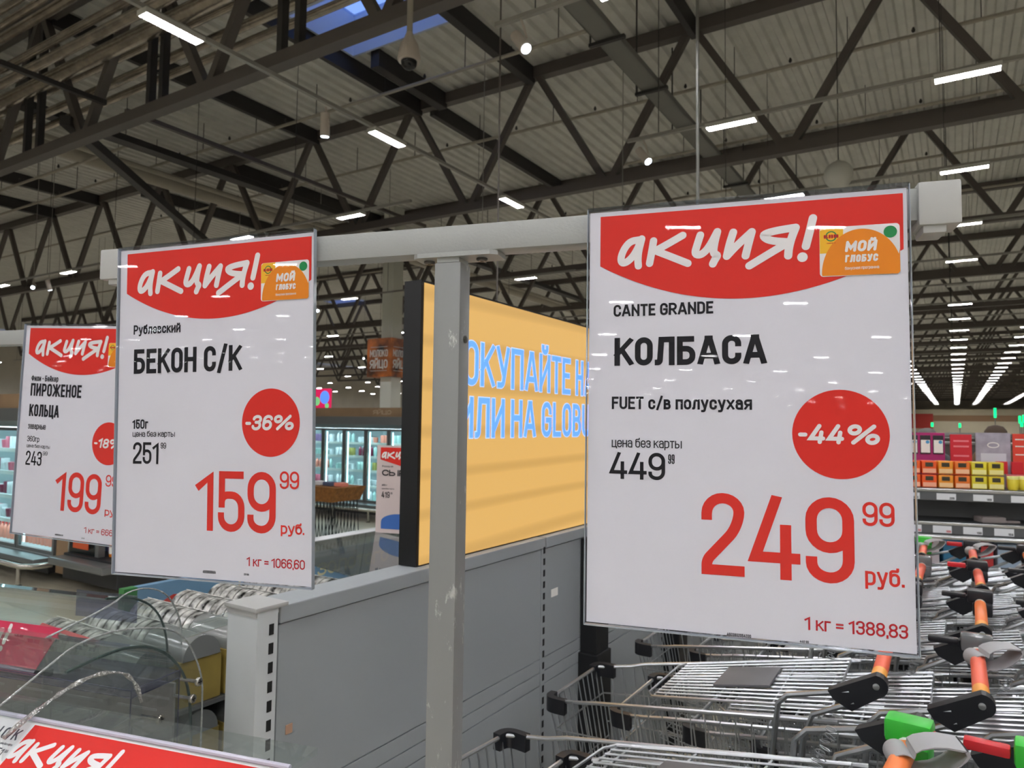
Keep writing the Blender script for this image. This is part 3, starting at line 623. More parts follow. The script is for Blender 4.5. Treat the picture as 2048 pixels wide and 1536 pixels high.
price_sign('price_sign', 'smallest price sign at the far left, pastry rings at minus 18 percent', -1.263, .344, 1.797, (math.radians(.5), math.radians(2.2), 0), [
 ('brand_line', 'Фили - Бейкер', .0262, .1000, .1175, .0120, .0020, B), ('product_line', 'ПИРОЖЕНОЕ', .0262, .1640, .1480, .0260, .0046, B), ('product_line', 'КОЛЬЦА', .0262, .1080, .1900, .0250, .0046, B),
 ('variety_line', 'заварные', .0262, .0750, .2160, .0125, .0016, B), ('weight_line', '360гр', .0262, .0600, .2420, .0115, .0015, B), ('note_line', 'цена без карты', .0262, .0900, .2540, .0075, .0009, B),
 ('old_price', '243', .0262, .0700, .2900, .0290, .0036, B), ('old_price_kopecks', '99', .0720, .0850, .2680, .0080, .0009, B),
 ('new_price', '199', .1130, .2330, .3750, .0790, .0095, Rr_), ('new_price_kopecks', '99', .2420, .2720, .3180, .0230, .0026, Rr_), ('currency', 'руб.', .2450, .2850, .3740, .0145, .0022, Rr_),
 ('unit_price', '1 кг = 666,63', .1950, .2900, .4130, .0120, .0016, D), ('article_number', '4603802054330', .120, .1420, .4250, .0031, .0005, B), ('price_code', '243 99', .1900, .1980, .4250, .0023, .0004, B)], '-18%')
# ------------------------------------------------------------------ sign stands
m_bar = mat('bar_paint', (158, 160, 158), .42, .15, bump=.05, bscale=300)
m_cap = mat('cap_plastic', (172, 172, 170), .5)
m_bolt = mat('bolt_zinc', (110, 108, 104), .35, .8)
def scratched():
    m = mat('post_paint', (132, 133, 133), .42, .15)
    nt = m.node_tree; b = nt.nodes['Principled BSDF']; tc = nt.nodes.new('ShaderNodeTexCoord'); mp = nt.nodes.new('ShaderNodeMapping'); mp.inputs['Scale'].default_value = (60, 60, 22)
    n = nt.nodes.new('ShaderNodeTexNoise'); n.inputs['Scale'].default_value = 1.6; n.inputs['Detail'].default_value = 8; n.inputs['Roughness'].default_value = .75
    n2 = nt.nodes.new('ShaderNodeTexNoise'); n2.inputs['Scale'].default_value = 7; mu = nt.nodes.new('ShaderNodeMath'); mu.operation = 'MULTIPLY'
    r = nt.nodes.new('ShaderNodeValToRGB'); r.color_ramp.elements[0].position = .325; r.color_ramp.elements[1].position = .37
    r.color_ramp.elements[0].color = lin((132, 133, 133)) + (1,); r.color_ramp.elements[1].color = lin((182, 182, 180)) + (1,)
    nt.links.new(tc.outputs['Object'], mp.inputs[0]); nt.links.new(mp.outputs[0], n.inputs['Vector']); nt.links.new(tc.outputs['Object'], n2.inputs['Vector'])
    nt.links.new(n.outputs['Fac'], mu.inputs[0]); nt.links.new(n2.outputs['Fac'], mu.inputs[1]); nt.links.new(mu.outputs[0], r.inputs[0]); nt.links.new(r.outputs[0], b.inputs['Base Color'])
    return m
t = thing('sign_stand', 'grey steel T shaped sign stand with crossbar and square post in the middle', 'stand', SF(-.165, .015, 0), rotz=YAW)
obj('post', MB().box(-.0165, .0165, -.0135, .0175, 0.004, 1.786, ch=.003), scratched(), t, smooth=True)
obj('crossbar', MB().box(-.492, .492, -.013, .017, 1.797, 1.828, ch=.0015), m_bar, t, smooth=True)
pl_ = [(-.043, -.012), (-.037, -.016), (.052, -.016), (.060, -.010), (.060, .016), (.052, .020), (-.037, .020), (-.043, .016)]
obj('mounting_plate', MB().prism(pl_, lambda a, c, d: (a, c, d), 1.7915, 1.7968), m_bar, t)
for x in (-.030, .036):
    obj('bolt', MB().lathe([(.0066, 1.7915), (.0066, 1.7895), (.0048, 1.7880), (.0022, 1.7880), (.0022, 1.7893)], (x, .003, 0), 14), m_bolt, t, smooth=True)
obj('weld_collar', MB().tube([(0, .002, 1.786), (0, .002, 1.7915)], .0195, 4), m_bar, t)
obj('side_screw', MB().lathe([(.0045, .0165), (.0045, .0185), (.002, .0195)], (0, .002, 1.698), 12, 'x'), m_bolt, t)
for s, x0, x1 in ((1, .478, .514), (-1, -.514, -.478)):
    e = MB(); e.box(x0, x1, -.0175, .0205, 1.791, 1.8325, ch=.0028); e.box(x0 + (.004 if s > 0 else .012), x1 - (.012 if s > 0 else .004), -.014, .018, 1.784, 1.793, ch=.002)
    obj('end_cap', e, m_cap, t, smooth=True)
obj('foot_plate', MB().box(-.14, .14, -.14, .14, 0, .006), m_bar, t)
t = thing('sign_stand', 'farther grey sign bar running off the left edge', 'stand', SF(-1.75, .37, 0), rotz=YAW)
obj('crossbar', MB().box(-1.0, .86, -.013, .017, 1.757, 1.788, ch=.0015), m_bar, t, smooth=True)
obj('post', MB().box(-.9665, -.9335, -.0135, .0175, 0.004, 1.757), m_bar, t)
obj('foot_plate', MB().box(-1.09, -.81, -.14, .14, 0, .006), m_bar, t)
# ------------------------------------------------------------------ low shelving wall
m_gon = mat('gondola_grey', (150, 155, 158), .48, .0, var=.05, vscale=2, bump=.03, bscale=60); m_gonw = mat('gondola_white', (208, 212, 214), .4, var=.1, vscale=5)
m_slot = mat('slot_black', (16, 16, 16), .8)
t = thing('shelving_wall', 'low grey metal shelving back wall under the video screen', 'shelving', (-1.31, 0, 0))
Y0, Y1 = 1.06, 5.2
ups = [1.045, 2.245, 3.445, 4.645]
for i, (a, c) in enumerate(zip([1.075, 2.265, 3.465, 4.665], [2.245, 3.445, 4.645, 5.2])):
    obj('back_panel', MB().box(-.035, .045, a, c, .775, 1.158, ch=.0015), m_gon, t)
    obj('back_panel', MB().box(-.035, .045, a, c, .728, .772, ch=.0015), m_gon, t)
    obj('back_panel', MB().box(-.035, .045, a, c, .683, .725, ch=.0015), m_gon, t)
    obj('back_panel', MB().box(-.035, .045, a, c, .25, .680, ch=.0015), m_gon, t)
    obj('top_rail', MB().box(-.05, .05, a, c, 1.160, 1.198, ch=.003), m_gonw if 0 else m_gon, t)
    obj('plinth', MB().box(-.04, .06, a, c, 0, .247), m_gon, t)
for y in ups:
    up = obj('upright', MB().box(-.05, .048, y - .012 if y > 1.1 else y - .03, y + .016 if y > 1.1 else y + .024, 0, 1.196), m_gonw if y < 1.1 else m_gon, t)
    mb = MB(); z = 1.165; yy = y + .006
    while z > .2:
        mb.box(.0478, .0492, yy - .005, yy + .007, z - .023, z); z -= .0405
    obj('slots', mb, m_slot, up, kind='stuff')
obj('end_cap', MB().box(-.056, .052, 1.008, 1.095, 1.196, 1.206, ch=.003).box(-.05, .047, 1.012, 1.072, 1.185, 1.198), m_cap, t, smooth=True)
mb = MB(); mb.box(.0455, .047, 2.31, 2.36, .975, 1.003); obj('sticker', mb, m_wh, t, label='small white sticker')
obj('sticker', MB().box(.0455, .0475, 1.101, 1.119, .914, .934), mat('tape_tan', (176, 140, 116), .6), t, label='tan square of tape')
# ------------------------------------------------------------------ video screen
def led_mat():
    m = mat('screen_yellow', (226, 178, 100), .5, emit=.92)
    nt = m.node_tree; b = nt.nodes['Principled BSDF']; tc = nt.nodes.new('ShaderNodeTexCoord')
    b.inputs['Base Color'].default_value = (.02, .02, .02, 1)
    mp = nt.nodes.new('ShaderNodeMapping'); mp.inputs['Scale'].default_value = (1, .55, 4.5); mp.inputs['Rotation'].default_value = (-.12, 0, 0)
    w = nt.nodes.new('ShaderNodeTexWave'); w.bands_direction = 'Z'; w.inputs['Scale'].default_value = .55; w.inputs['Distortion'].default_value = 5.5; w.inputs['Detail'].default_value = 1; w.inputs['Detail Scale'].default_value = .6
    r = nt.nodes.new('ShaderNodeValToRGB'); r.color_ramp.elements[0].position = .0; r.color_ramp.elements[1].position = .28
    r.color_ramp.elements[0].color = lin((218, 170, 93)) + (1,); r.color_ramp.elements[1].color = lin((236, 186, 104)) + (1,)
    nt.links.new(tc.outputs['Object'], mp.inputs[0]); nt.links.new(mp.outputs[0], w.inputs['Vector']); nt.links.new(w.outputs['Fac'], r.inputs[0]); nt.links.new(r.outputs[0], b.inputs['Emission Color'])
    return m
t = thing('video_screen', 'yellow video wall screen with blue lettering in a black case', 'screen', (-1.32, 1.57, 1.199))
obj('case', MB().box(-.035, .028, 0, 2.35, 0, .815), mat('screen_black', (8, 8, 11), .5), t)
obj('display', MB().box(.0285, .031, .012, 2.34, .004, .808), led_mat(), t)
m_lo = mat('screen_pale_blue', (166, 196, 255), .5, emit=.9); m_lb = mat('screen_blue', (96, 152, 244), .5, emit=.95)
for m_, dx, dt in ((m_lo, .0320, .006), (m_lb, .0328, 0)):
    mb = MB(); fn = lambda a, c: (dx, a, c)
    text(mb, 'ПОКУПАЙТЕ', .118 - dt / 2, .925 + dt / 2, .525 - dt / 2, .140 + dt, .0185 + dt, fn, gap=.013 - dt); text(mb, 'НА', .972 - dt / 2, 1.125 + dt / 2, .525 - dt / 2, .140 + dt, .0185 + dt, fn, gap=.013 - dt)
    text(mb, 'ИЛИ', .185 - dt / 2, .445 + dt / 2, .360 - dt / 2, .128 + dt, .0185 + dt, fn, gap=.013 - dt); text(mb, 'НА', .487 - dt / 2, .655 + dt / 2, .360 - dt / 2, .128 + dt, .0185 + dt, fn, gap=.013 - dt); text(mb, 'GLOBUS', .700 - dt / 2, 1.19 + dt / 2, .360 - dt / 2, .128 + dt, .0185 + dt, fn, gap=.013 - dt)
    obj('lettering_outline' if dt else 'lettering', mb, m_, t)
m_bk = mat('black_post', (16, 17, 20), .5)
for y, l in ((2.60, 'black support post in front of the wall beside the right sign'), (3.55, 'farther black support post glimpsed through the carts')):
    p = thing('support_post', l, 'post', (-1.225, y, 0))
    obj('post', MB().box(-.035, .035, -.055, .055, 0, 1.16, ch=.004), m_bk, p); obj('sleeve', MB().box(-.042, .042, -.065, .065, 0, .72, ch=.004), m_bk, p)
# ------------------------------------------------------------------ shopping carts
m_chr = mat('chrome_wire', (196, 200, 204), .34, 1.0); m_chr2 = mat('chrome_dull', (172, 176, 180), .36, 1.0)
m_blkp = mat('cart_black_plastic', (24, 25, 30), .35); m_gryp = mat('cart_grey_plastic', (92, 92, 96), .55); m_ring = mat('grey_ring', (158, 158, 160), .45)
m_gg = mat('lock_green', (52, 178, 54), .3); m_rk = mat('key_red', (196, 36, 44), .35); m_clr = mat('lock_smoke', (112, 114, 116), .15, .2)
m_og = mat('grip_orange', (240, 130, 70), .35); m_cg = mat('grip_coral', (232, 104, 78), .35); m_yg = mat('grip_yellow', (238, 166, 72), .35); m_wg = mat('grip_white', (226, 226, 222), .35)
m_rub = mat('wheel_rubber', (60, 62, 66), .6)
def W3(x, y, z, s=1): return (x, y * s, z)
def side(f, s, zf):
    """point on the basket side: f 0 front..1 rear, zf 0 bottom..1 rim"""
    top = Vector((-.87 + .79 * f, s * (.18 + .075 * f), .795 + .135 * f)); bot = Vector((-.80 + .70 * f, s * (.145 + .07 * f), .47 - .12 * f))
    return bot.lerp(top, zf)
def cart_meshes():
    D = {}
    mb = MB(); r = .0021; nv = 21
    for s in (-1, 1):
        for i in range(nv): mb.tube([side(i / (nv - 1), s, 0), side(i / (nv - 1), s, 1)], r, 4, caps=False)
        for z in (.22, .48, .74): mb.tube([side(0, s, z), side(1, s, z)], .0024, 4, caps=False)
    for i in range(12):
        k = -1 + 2 * i / 11; a, b = side(0, 1, 0), side(0, 1, 1)
        mb.tube([(a.x, a.y * k, a.z), (b.x, b.y * k, b.z)], r, 4, caps=False)
    for z in (.35, .74):
        a = side(0, 1, z); mb.tube([(a.x, -a.y, a.z), (a.x, a.y, a.z)], .0024, 4, caps=False)
    for i in range(9):
        k = -1 + 2 * i / 8; a, b = side(0, 1, 0), side(1, 1, 0)
        mb.tube([(a.x, a.y * k, a.z), (b.x, b.y * k, b.z)], r, 4, caps=False)
    for i in range(8):
        a = side(i / 7, 1, 0); mb.tube([(a.x, -a.y, a.z), (a.x, a.y, a.z)], .0024, 4, caps=False)
    D['basket'] = mb.mesh('basket', m_chr, True)
    mb = MB(); pts = []
    for s in (1, -1):
        P = [side(1, s, 1), side(.75, s, 1), side(.45, s, 1), side(.2, s, 1), side(.14, s, 1) + Vector((0, -s * .006, -.004)), side(.03, s, 1) + Vector((0, -s * .006, -.004))]
        pts += P if s == 1 else P[::-1]
    pts.insert(6, side(0, 1, 1) + Vector((-.002, -.022, 0))); pts.insert(7, side(0, -1, 1) + Vector((-.002, .022, 0)))
    mb.tube(pts, .0055, 7); D['rim'] = mb.mesh('rim', m_chr, True)
    mb = MB()
    for s in (-1, 1):
        c = side(0, s, 1)
        # wrap round plastic corner
        q = [(c.x + .055, c.y), (c.x + .012, c.y + s * .001), (c.x - .006, c.y - s * .012), (c.x - .006, c.y - s * .045)]
        P = [(a, b, c.z - .010) for a, b in smooth_pts(q, 2)]
        n = len(P); cs = [(.011, .012), (.011, -.030), (-.010, -.030), (-.010, .012)]
        vs = []
        for i, p in enumerate(P):
            d = Vector(P[min(i + 1, n - 1)]) - Vector(P[max(i - 1, 0)]); d.normalize(); nn_ = Vector((d.y, -d.x, 0))
            for a, b in cs: vs.append(Vector(p) + nn_ * a + Vector((0, 0, b + .008)))
        fs = [(i * 4 + k, i * 4 + (k + 1) % 4, (i + 1) * 4 + (k + 1) % 4, (i + 1) * 4 + k) for i in range(n - 1) for k in range(4)] + [(0, 1, 2, 3), (n * 4 - 1, n * 4 - 2, n * 4 - 3, n * 4 - 4)]
        m1 = MB().add(vs, fs); D['corner_cap' + ('_l' if s < 0 else '_r')] = m1.mesh('corner_cap', m_blkp, True)
    # folded child seat grid lying over the basket
    mb = MB()
    f0, f1 = Vector((-.10, 0, .945)), Vector((-.56, 0, .862))
    for i in range(13):
        k = -1 + 2 * i / 12
        mb.tube([(f0.x, .205 * k, f0.z), (f1.x, .155 * k, f1.z)], .0031, 5, caps=False)
    for q in (0, .3, .62, .93, 1):
        p = f0.lerp(f1, q); w = .205 - .05 * q; mb.tube([(p.x, -w, p.z - .004), (p.x, w, p.z - .004)], .0034, 5, caps=False)
    mb.tube([(f0.x, -.21, f0.z), (f1.x, -.16, f1.z), (f1.x - .02, -.13, f1.z - .003), (f1.x - .02, .13, f1.z - .003), (f1.x, .16, f1.z), (f0.x, .21, f0.z)], .0036, 6)
    D['child_seat'] = mb.mesh('child_seat', m_chr, True)
    xf = Matrix.Translation(f0.lerp(f1, .52) + Vector((0, 0, .008))) @ Matrix.Rotation(-math.atan2(.083, .46), 4, 'Y')
    D['seat_plate'] = MB(xf).box(-.075, .075, -.085, .085, -.003, .004, ch=.002).mesh('seat_plate', m_gryp, True)
    # rear frame below the handle
    mb = MB()
    for s in (-1, 1):
        mb.tube([(-.055, s * .262, 1.008), (-.19, s * .255, .970), (-.212, s * .252, .945), (-.25, s * .245, .62), (-.24, s * .24, .40), (-.80, s * .17, .44)], .0068, 7)
        mb.tube([(-.045, s * .262, .985), (-.135, s * .252, .935), (-.155, s * .25, .88), (-.19, s * .245, .60), (-.18, s * .24, .22)], .0068, 7)
        mb.tube([(.0, s * .245, .15), (-.18, s * .24, .17), (-.30, s * .225, .30), (-.55, s * .19, .44)], .009, 7)
        mb.tube([(.0, s * .245, .15), (-.40, s * .2, .15), (-.78, s * .15, .15)], .009, 7)
    mb.tube([(-.78, -.15, .15), (-.80, 0, .15), (-.78, .15, .15)], .009, 7); mb.tube([(-.18, -.24, .19), (-.18, .24, .19)], .006, 6)
    mb.tube([(-.12, -.25, .93), (-.12, .25, .93)], .005, 6)
    D['frame'] = mb.mesh('frame', m_chr2, True)
    for i, (x, y) in enumerate(((-.02, .245), (-.02, -.245), (-.76, .15), (-.76, -.15))):
        D['caster%d' % i] = (MB().box(x - .02, x + .03, y - .02, y - .014, .05, .15).box(x - .02, x + .03, y + .014, y + .02, .05, .15).box(x - .02, x + .03, y - .02, y + .02, .135, .15).mesh('caster', m_chr2),
                             MB().lathe([(.045, -.012), (.06, -.009), (.06, .009), (.045, .012)], (x + .01, y, .062), 16, 'y').mesh('wheel', m_rub, True))
    # handle
    D['grip'] = {}
    for nm, m in (('o', m_og), ('c', m_cg)):
        D['grip'][nm] = MB().lathe([(.0155, -.165), (.0165, -.16), (.0165, .13), (.0155, .135)], (0, 0, 1.03), 16, 'y').mesh('handle_grip', m, True)
    D['sleeve_y'] = MB().lathe([(.0168, -.232), (.0168, -.163)], (0, 0, 1.03), 16, 'y').mesh('yellow_sleeve', m_yg, True)
    D['sleeve_w'] = MB().lathe([(.0162, .13), (.0162, .235)], (0, 0, 1.03), 16, 'y').mesh('white_sleeve', m_wg, True)
    for s in (-1, 1):
        pf = [(.024 * math.cos(a), 1.03 + .024 * math.sin(a)) for a in [-1.2 + .35 * k for k in range(9)]] + [(-.100, 1.002), (-.088, .984), (-.050, .966)]
        y0, y1 = s * .236, s * .268
        m1 = MB().prism(pf, lambda a, c, d: (a, d, c), y0, y1)
        D['bracket' + ('_l' if s < 0 else '_r')] = m1.mesh('bracket', m_blkp)
        D['bolt' + ('_l' if s < 0 else '_r')] = MB().lathe([(.007, s * .268), (.007, s * .271), (.004, s * .272)], (0, 0, 1.03), 12, 'y').mesh('bolt', m_chr, True)
    def lockm(m):
        return MB().box(-.036, .036, .145, .200, 1.030, 1.072, ch=.008).box(-.022, .034, .128, .196, .992, 1.036, ch=.008).mesh('coin_lock', m, True)
    D['lock'] = {'green': lockm(m_gg), 'grey': lockm(m_clr), 'black': lockm(m_blkp)}
    D['key_red'] = MB().box(-.105, -.040, .155, .182, 1.040, 1.058, ch=.005).mesh('coin_key', m_rk, True)
    D['key_black'] = MB().box(-.110, -.040, .155, .182, 1.040, 1.056, ch=.005).mesh('coin_key', m_blkp, True)
    # grey scanner ring round the grip
    D['button'] = MB().lathe([(.009, .036), (.009, .039), (.003, .040)], (0, .172, 1.05), 12, 'x').mesh('red_button', m_rk, True)
    P = []
    for k in range(15):
        a = PI * (.1 + 1.8 * k / 14); P.append((.02 * math.cos(a) - .002, .021 * math.sin(a)))
    P = smooth_pts([(.085, .040), (.05, .042), (.015, .030)] + P[1:-1] + [(.022, -.016), (.060, -.004), (.092, .030), (.088, .040)], 1)
    xf = Matrix.Translation((0, .085, 1.03)) @ Matrix.Rotation(.35, 4, 'Z')
    mb = MB(xf); n = len(P)
    vs = [(a, y, c) for y in (-.032, .032) for a, c in P]
    mb.add(vs, [(i, i + 1, n + i + 1, n + i) for i in range(n - 1)])
    inner = [(a * .93 + .001, c * .93) for a, c in P]; b0 = len(mb.v)
    mb.add([(a, y, c) for y in (-.032, .032) for a, c in inner], [(i, n + i, n + i + 1, i + 1) for i in range(n - 1)])
    mb.f += [(i, b0 + i, b0 + i + 1, i + 1) for i in range(n - 1)] + [(n + i, n + i + 1, b0 + n + i + 1, b0 + n + i) for i in range(n - 1)]
    D['ring'] = mb.mesh('grey_band', m_ring, True)
    mb = MB()
    for k in range(12):
        f = k / 11; p = Vector((-.115 - .07 * math.sin(f * PI) * .5 - .02 * f, .168 + .03 * f, 1.045 - .12 * math.sin(f * PI * .85)))
        a = PI / 2 * (k % 2)
        mb.tube([p + Vector((0.009 * math.cos(t), .0045 * math.sin(t) * math.cos(a), .0045 * math.sin(t) * math.sin(a) - .004 * math.cos(t) * f)) for t in [PI / 4 * j for j in range(8)]], .0013, 4, closed=True)
    D['chain'] = mb.mesh('chain', m_chr, True)
    return D
D = cart_meshes()
rows_n = ['nearest', 'second', 'third', 'fourth', 'farthest']; ords = ['frontmost', 'second', 'third', 'fourth', 'fifth', 'sixth']
conf = {(0, 0): ('green', 'o', 1, 0), (0, 1): ('green', 'o', 0, 'r'), (1, 0): ('grey', 'c', 0, 'k'), (1, 1): ('grey', 'c', 1, 'k'), (2, 0): ('black', 'o', 0, 'k'), (2, 1): ('black', 'o', 0, 'k'), (3, 0): ('grey', 'c', 0, 'r'), (3, 1): ('black', 'c', 0, 'r'), (4, 0): ('green', 'c', 1, 0), (4, 1): ('black', 'c', 1, 'r')}
for r in range(5):
    yc = 1.44 + .63 * r - (.085 if r == 0 else 0)
    for k in range(6 if r < 4 else 5):
        lk, gr, ring, key = conf.get((r, k), (['black', 'grey', 'green'][(r + k) % 3], 'oc'[(r + k) % 2], (r + k) % 2, 'k'))
        lab = '%s shopping cart in the %s row of nested carts, with %s coin lock' % (ords[k], rows_n[r], lk)
        dx = {0: .065, 1: 0, 2: .02, 3: .03, 4: .02}[r]
        t = thing('shopping_cart', lab, 'cart', (-.165 + dx + .2 * k + (.01 * ((k * 7 + r * 3) % 3 - 1) if k else 0), yc, 0), rotz=.012 * ((k * 5 + r * 2) % 3 - 1) - (.085 if r == 0 else 0), group='nested shopping carts')
        if r == 0: t.scale = (1.07, 1, 1)
        P = lambda nm, me, par=t: obj(nm, me, None, par)
        P('basket', D['basket']); P('rim', D['rim']); P('corner_cap', D['corner_cap_l']); P('corner_cap', D['corner_cap_r'])
        P('child_seat', D['child_seat']); P('seat_plate', D['seat_plate']); P('frame', D['frame'])
        g = P('handle_grip', D['grip'][gr]); P('sleeve', D['sleeve_y'], g); P('sleeve', D['sleeve_w'], g)
        for s in '_l', '_r': b_ = P('bracket', D['bracket' + s]); P('bolt', D['bolt' + s], b_)
        L_ = P('coin_lock', D['lock'][lk])
        if lk == 'green': P('red_button', D['button'], L_)
        if key: P('key', D['key_red' if key == 'r' else 'key_black'], L_)
        if ring: P('scanner_band', D['ring'])
        if r < 4 and k < 4: P('chain', D['chain'])['kind'] = 'stuff'
        for i in range(4): c_ = P('caster', D['caster%d' % i][0]); P('wheel', D['caster%d' % i][1], c_)
# ------------------------------------------------------------------ right hand shelf with packs
SO = Vector((0.0, 5.93, 0))
def SS(u, n, z): return SO + UX * u + UN * n + Vector((0, 0, z))
m_shb = mat('shelf_mesh_back', (132, 134, 136), .5); m_sh = mat('shelf_dark', (92, 94, 96), .5, .2); m_shm = mat('shelf_metal', (196, 198, 200), .22, .9); m_tag = mat('price_tag', (222, 224, 228), .5)
t = thing('display_shelf', 'dark metal shelf unit behind the carts holding orange and yellow packs', 'shelf', SS(0, 0, 0), rotz=YAW)
obj('shelf_board', MB().box(-1.1, 1.6, 0, .45, 1.175, 1.195), m_sh, t); obj('shelf_lip', MB().box(-1.1, 1.6, -.025, 0, 1.17, 1.192, ch=.004), m_shm, t)
obj('price_rail', MB().box(-1.1, 1.6, -.02, -.01, 1.11, 1.17), m_sh, t)
obj('back_panel', MB().box(-1.1, 1.6, .40, .44, .2, 1.175), m_shb, t)
obj('shelf_board', MB().box(-1.1, 1.6, -.05, .40, .935, .955), m_sh, t); obj('shelf_lip', MB().box(-1.1, 1.6, -.08, -.05, .945, .965, ch=.004), m_shm, t)
obj('price_rail', MB().box(-1.1, 1.6, -.075, -.06, .885, .945), m_sh, t)
obj('bumper', MB().tube([(-1.1, -.12, .868), (1.6, -.12, .868)], .018, 12), m_shm, t, smooth=True)
obj('base', MB().box(-1.1, 1.6, -.08, .42, 0, .60), m_sh, t); obj('bottom_tray', MB().box(-1.1, 1.6, -.1, .40, .60, .66), m_sh, t)
for k in range(8):
    tg = obj('price_tag', MB().box(-.36 + .225 * k, -.24 + .225 * k, -.024, -.021, 1.115, 1.16), m_tag, t)
    mb = MB(); text(mb, ['499', '299', '189', '249'][k % 4], -.28 + .225 * k, -.25 + .225 * k, 1.12, .016, .003, lambda a, c: (a, -.0245, c)); obj('digits', mb, m_blk, tg)
    tg = obj('price_tag', MB().box(-.36 + .185 * k, -.245 + .185 * k, -.081, -.078, .89, .94), m_tag, t)
    mb = MB(); text(mb, ['169', '169', '199', '159'][k % 4], -.28 + .185 * k, -.25 + .185 * k, .895, .016, .003, lambda a, c: (a, -.0815, c)); obj('digits', mb, m_dred if k < 2 else m_blk, tg)
tag(obj('carton_scrap', MB().box(0, .16, 0, .12, .957, 1.0, ch=.01).box(.1, .26, .02, .1, .957, .975, ch=.006), mat('scrap_grey', (150, 140, 138), .7), loc=SS(.16, .05, 0), rot=(0, 0, YAW + .2)), 'grey crumpled bag left on the empty lower shelf', 'bag')
packc = [('orange', (240, 96, 30)), ('orange', (236, 90, 28)), ('amber', (238, 150, 40)), ('amber', (236, 120, 40)), ('yellow', (222, 206, 50)), ('yellow', (222, 196, 40))]
for c in range(6):
    for lv in range(2):
        x = -.27 + .103 * c; z = 1.196 + .098 * lv
        t = thing('snack_pack', '%s snack pack, %s layer, %s from the left on the back shelf' % (packc[c][0], ['bottom', 'top'][lv], ['first', 'second', 'third', 'fourth', 'fifth', 'sixth'][c]), 'pack', SS(x, .05, z), rotz=YAW, group='snack packs on the shelf')
        m_ = mat('pack_%s%d' % (packc[c][0], c), packc[c][1], .4)
        obj('box', MB().box(-.046, .046, -.03, .10, 0, .09, ch=.004), m_, t, smooth=True)
        obj('label', MB().box(-.026, .024, -.0325, -.031, .050, .080, ch=.0006), mat('pack_dark', (58, 52, 34), .5), t)
        obj('front_print', MB().box(-.042, .042, -.0322, -.031, .006, .036), mat('pack_pale%d' % c, tuple(min(255, int(v * .5 + 128)) for v in packc[c][1]), .5), t)
for k in range(5):
    t = thing('snack_tub', '%s lemon yellow tub at the right end of the back shelf' % ['first', 'second', 'third', 'fourth', 'fifth'][k], 'tub', SS(.345 + .062 * k, .03 + .03 * (k % 2), 1.196), group='yellow tubs')
    obj('tub', MB().lathe([(.026, 0), (.032, .01), (.034, .075), (.03, .08)], n=14), mat('tub_yellow', (226, 206, 60), .4), t, smooth=True)
    obj('lid', MB().lathe([(.036, .075), (.036, .092), (.03, .096)], n=14), mat('tub_lid', (238, 236, 150), .4), t, smooth=True)
def board(nm, lab, u0, u1, z0, z1, n, m, cat='display'):
    t = thing(nm, lab, cat, SS((u0 + u1) / 2, n, z0), rotz=YAW); w = (u1 - u0) / 2
    obj('panel', MB().box(-w, w, 0, .012, min(0, 1.196 - z0), z1 - z0, ch=.002), m, t); return t, w
m_mag = mat('display_magenta', (170, 36, 110), .45); m_dsk = mat('display_dark', (92, 40, 66), .5)
t, w = board('promotional_display', 'magenta display panel showing three white pouches', -.27, .0, 1.295, 1.585, .30, m_mag)
for k in range(3):
    b_ = obj('pouch_picture', MB().box(-.115 + .085 * k, -.045 + .085 * k, -.006, -.001, .13, .27, ch=.002), mat('pouch_dark', (40, 34, 44), .5), t)
    obj('pouch_front', MB().box(-.11 + .085 * k, -.05 + .085 * k, -.009, -.0065, .14, .235, ch=.001), m_wh, b_)
    mb = MB(); disc(mb, -.066 + .085 * k, .22, .013, .013, lambda a, c: (a, -.0095, c), 14); obj('blue_dot', mb, mat('dot_blue', (70, 150, 200), .5), b_)
t, w = board('promotional_display', 'red gift card panel left of the silver one', .04, .18, 1.29, 1.575, .32, mat('panel_red', (206, 34, 52), .45))
mb = MB()
for z in (.05, .12, .19, .23): mb.box(-.05, .05, -.002, -.001, z, z + .012)
obj('print', mb, mat('panel_pink', (236, 130, 140), .5), t)
t, w = board('promotional_display', 'silver grey display panel with an oval emblem', .20, .42, 1.28, 1.59, .30, mat('panel_silver', (176, 170, 186), .35, var=.3, vscale=12))
mb = MB(); stroke(mb, [(.0 + .035 * math.cos(a * .25), .22 + .018 * math.sin(a * .25)) for a in range(26)], .006, lambda a, c: (a, -.002, c)); obj('oval_emblem', mb, m_wh, t)
obj('white_label', MB().box(-.08, .08, -.003, -.001, .09, .16), mat('label_pale', (206, 206, 214), .5), t)
t, w = board('promotional_display', 'tall orange red display panel with a white swirl', .43, .59, 1.29, 1.585, .29, mat('panel_orange_red', (222, 66, 48), .45))
mb = MB(); disc(mb, .03, .17, .034, .034, lambda a, c: (a, -.002, c), 20); obj('swirl', mb, m_wh, t)
mb = MB()
for z in (.14, .2, .25): mb.box(-.065, -.01, -.002, -.001, z, z + .008)
obj('print', mb, m_wh, t)
for k in range(2):
    tag(obj('gift_card_holder', MB().box(-.035, .035, 0, .03, 0, .09, ch=.003), mat('holder_red', (206, 30, 44), .4), loc=SS(.34 + .095 * k, .22, 1.295), rot=(0, 0, YAW)), 'small red card holder, %s of the pair before the silver panel' % ['left', 'right'][k], 'card holder')
t, w = board('display_rack', 'pink carton plinth under the red displays', .36, .66, 1.2, 1.295, .2, mat('rack_pink', (216, 110, 122), .5))
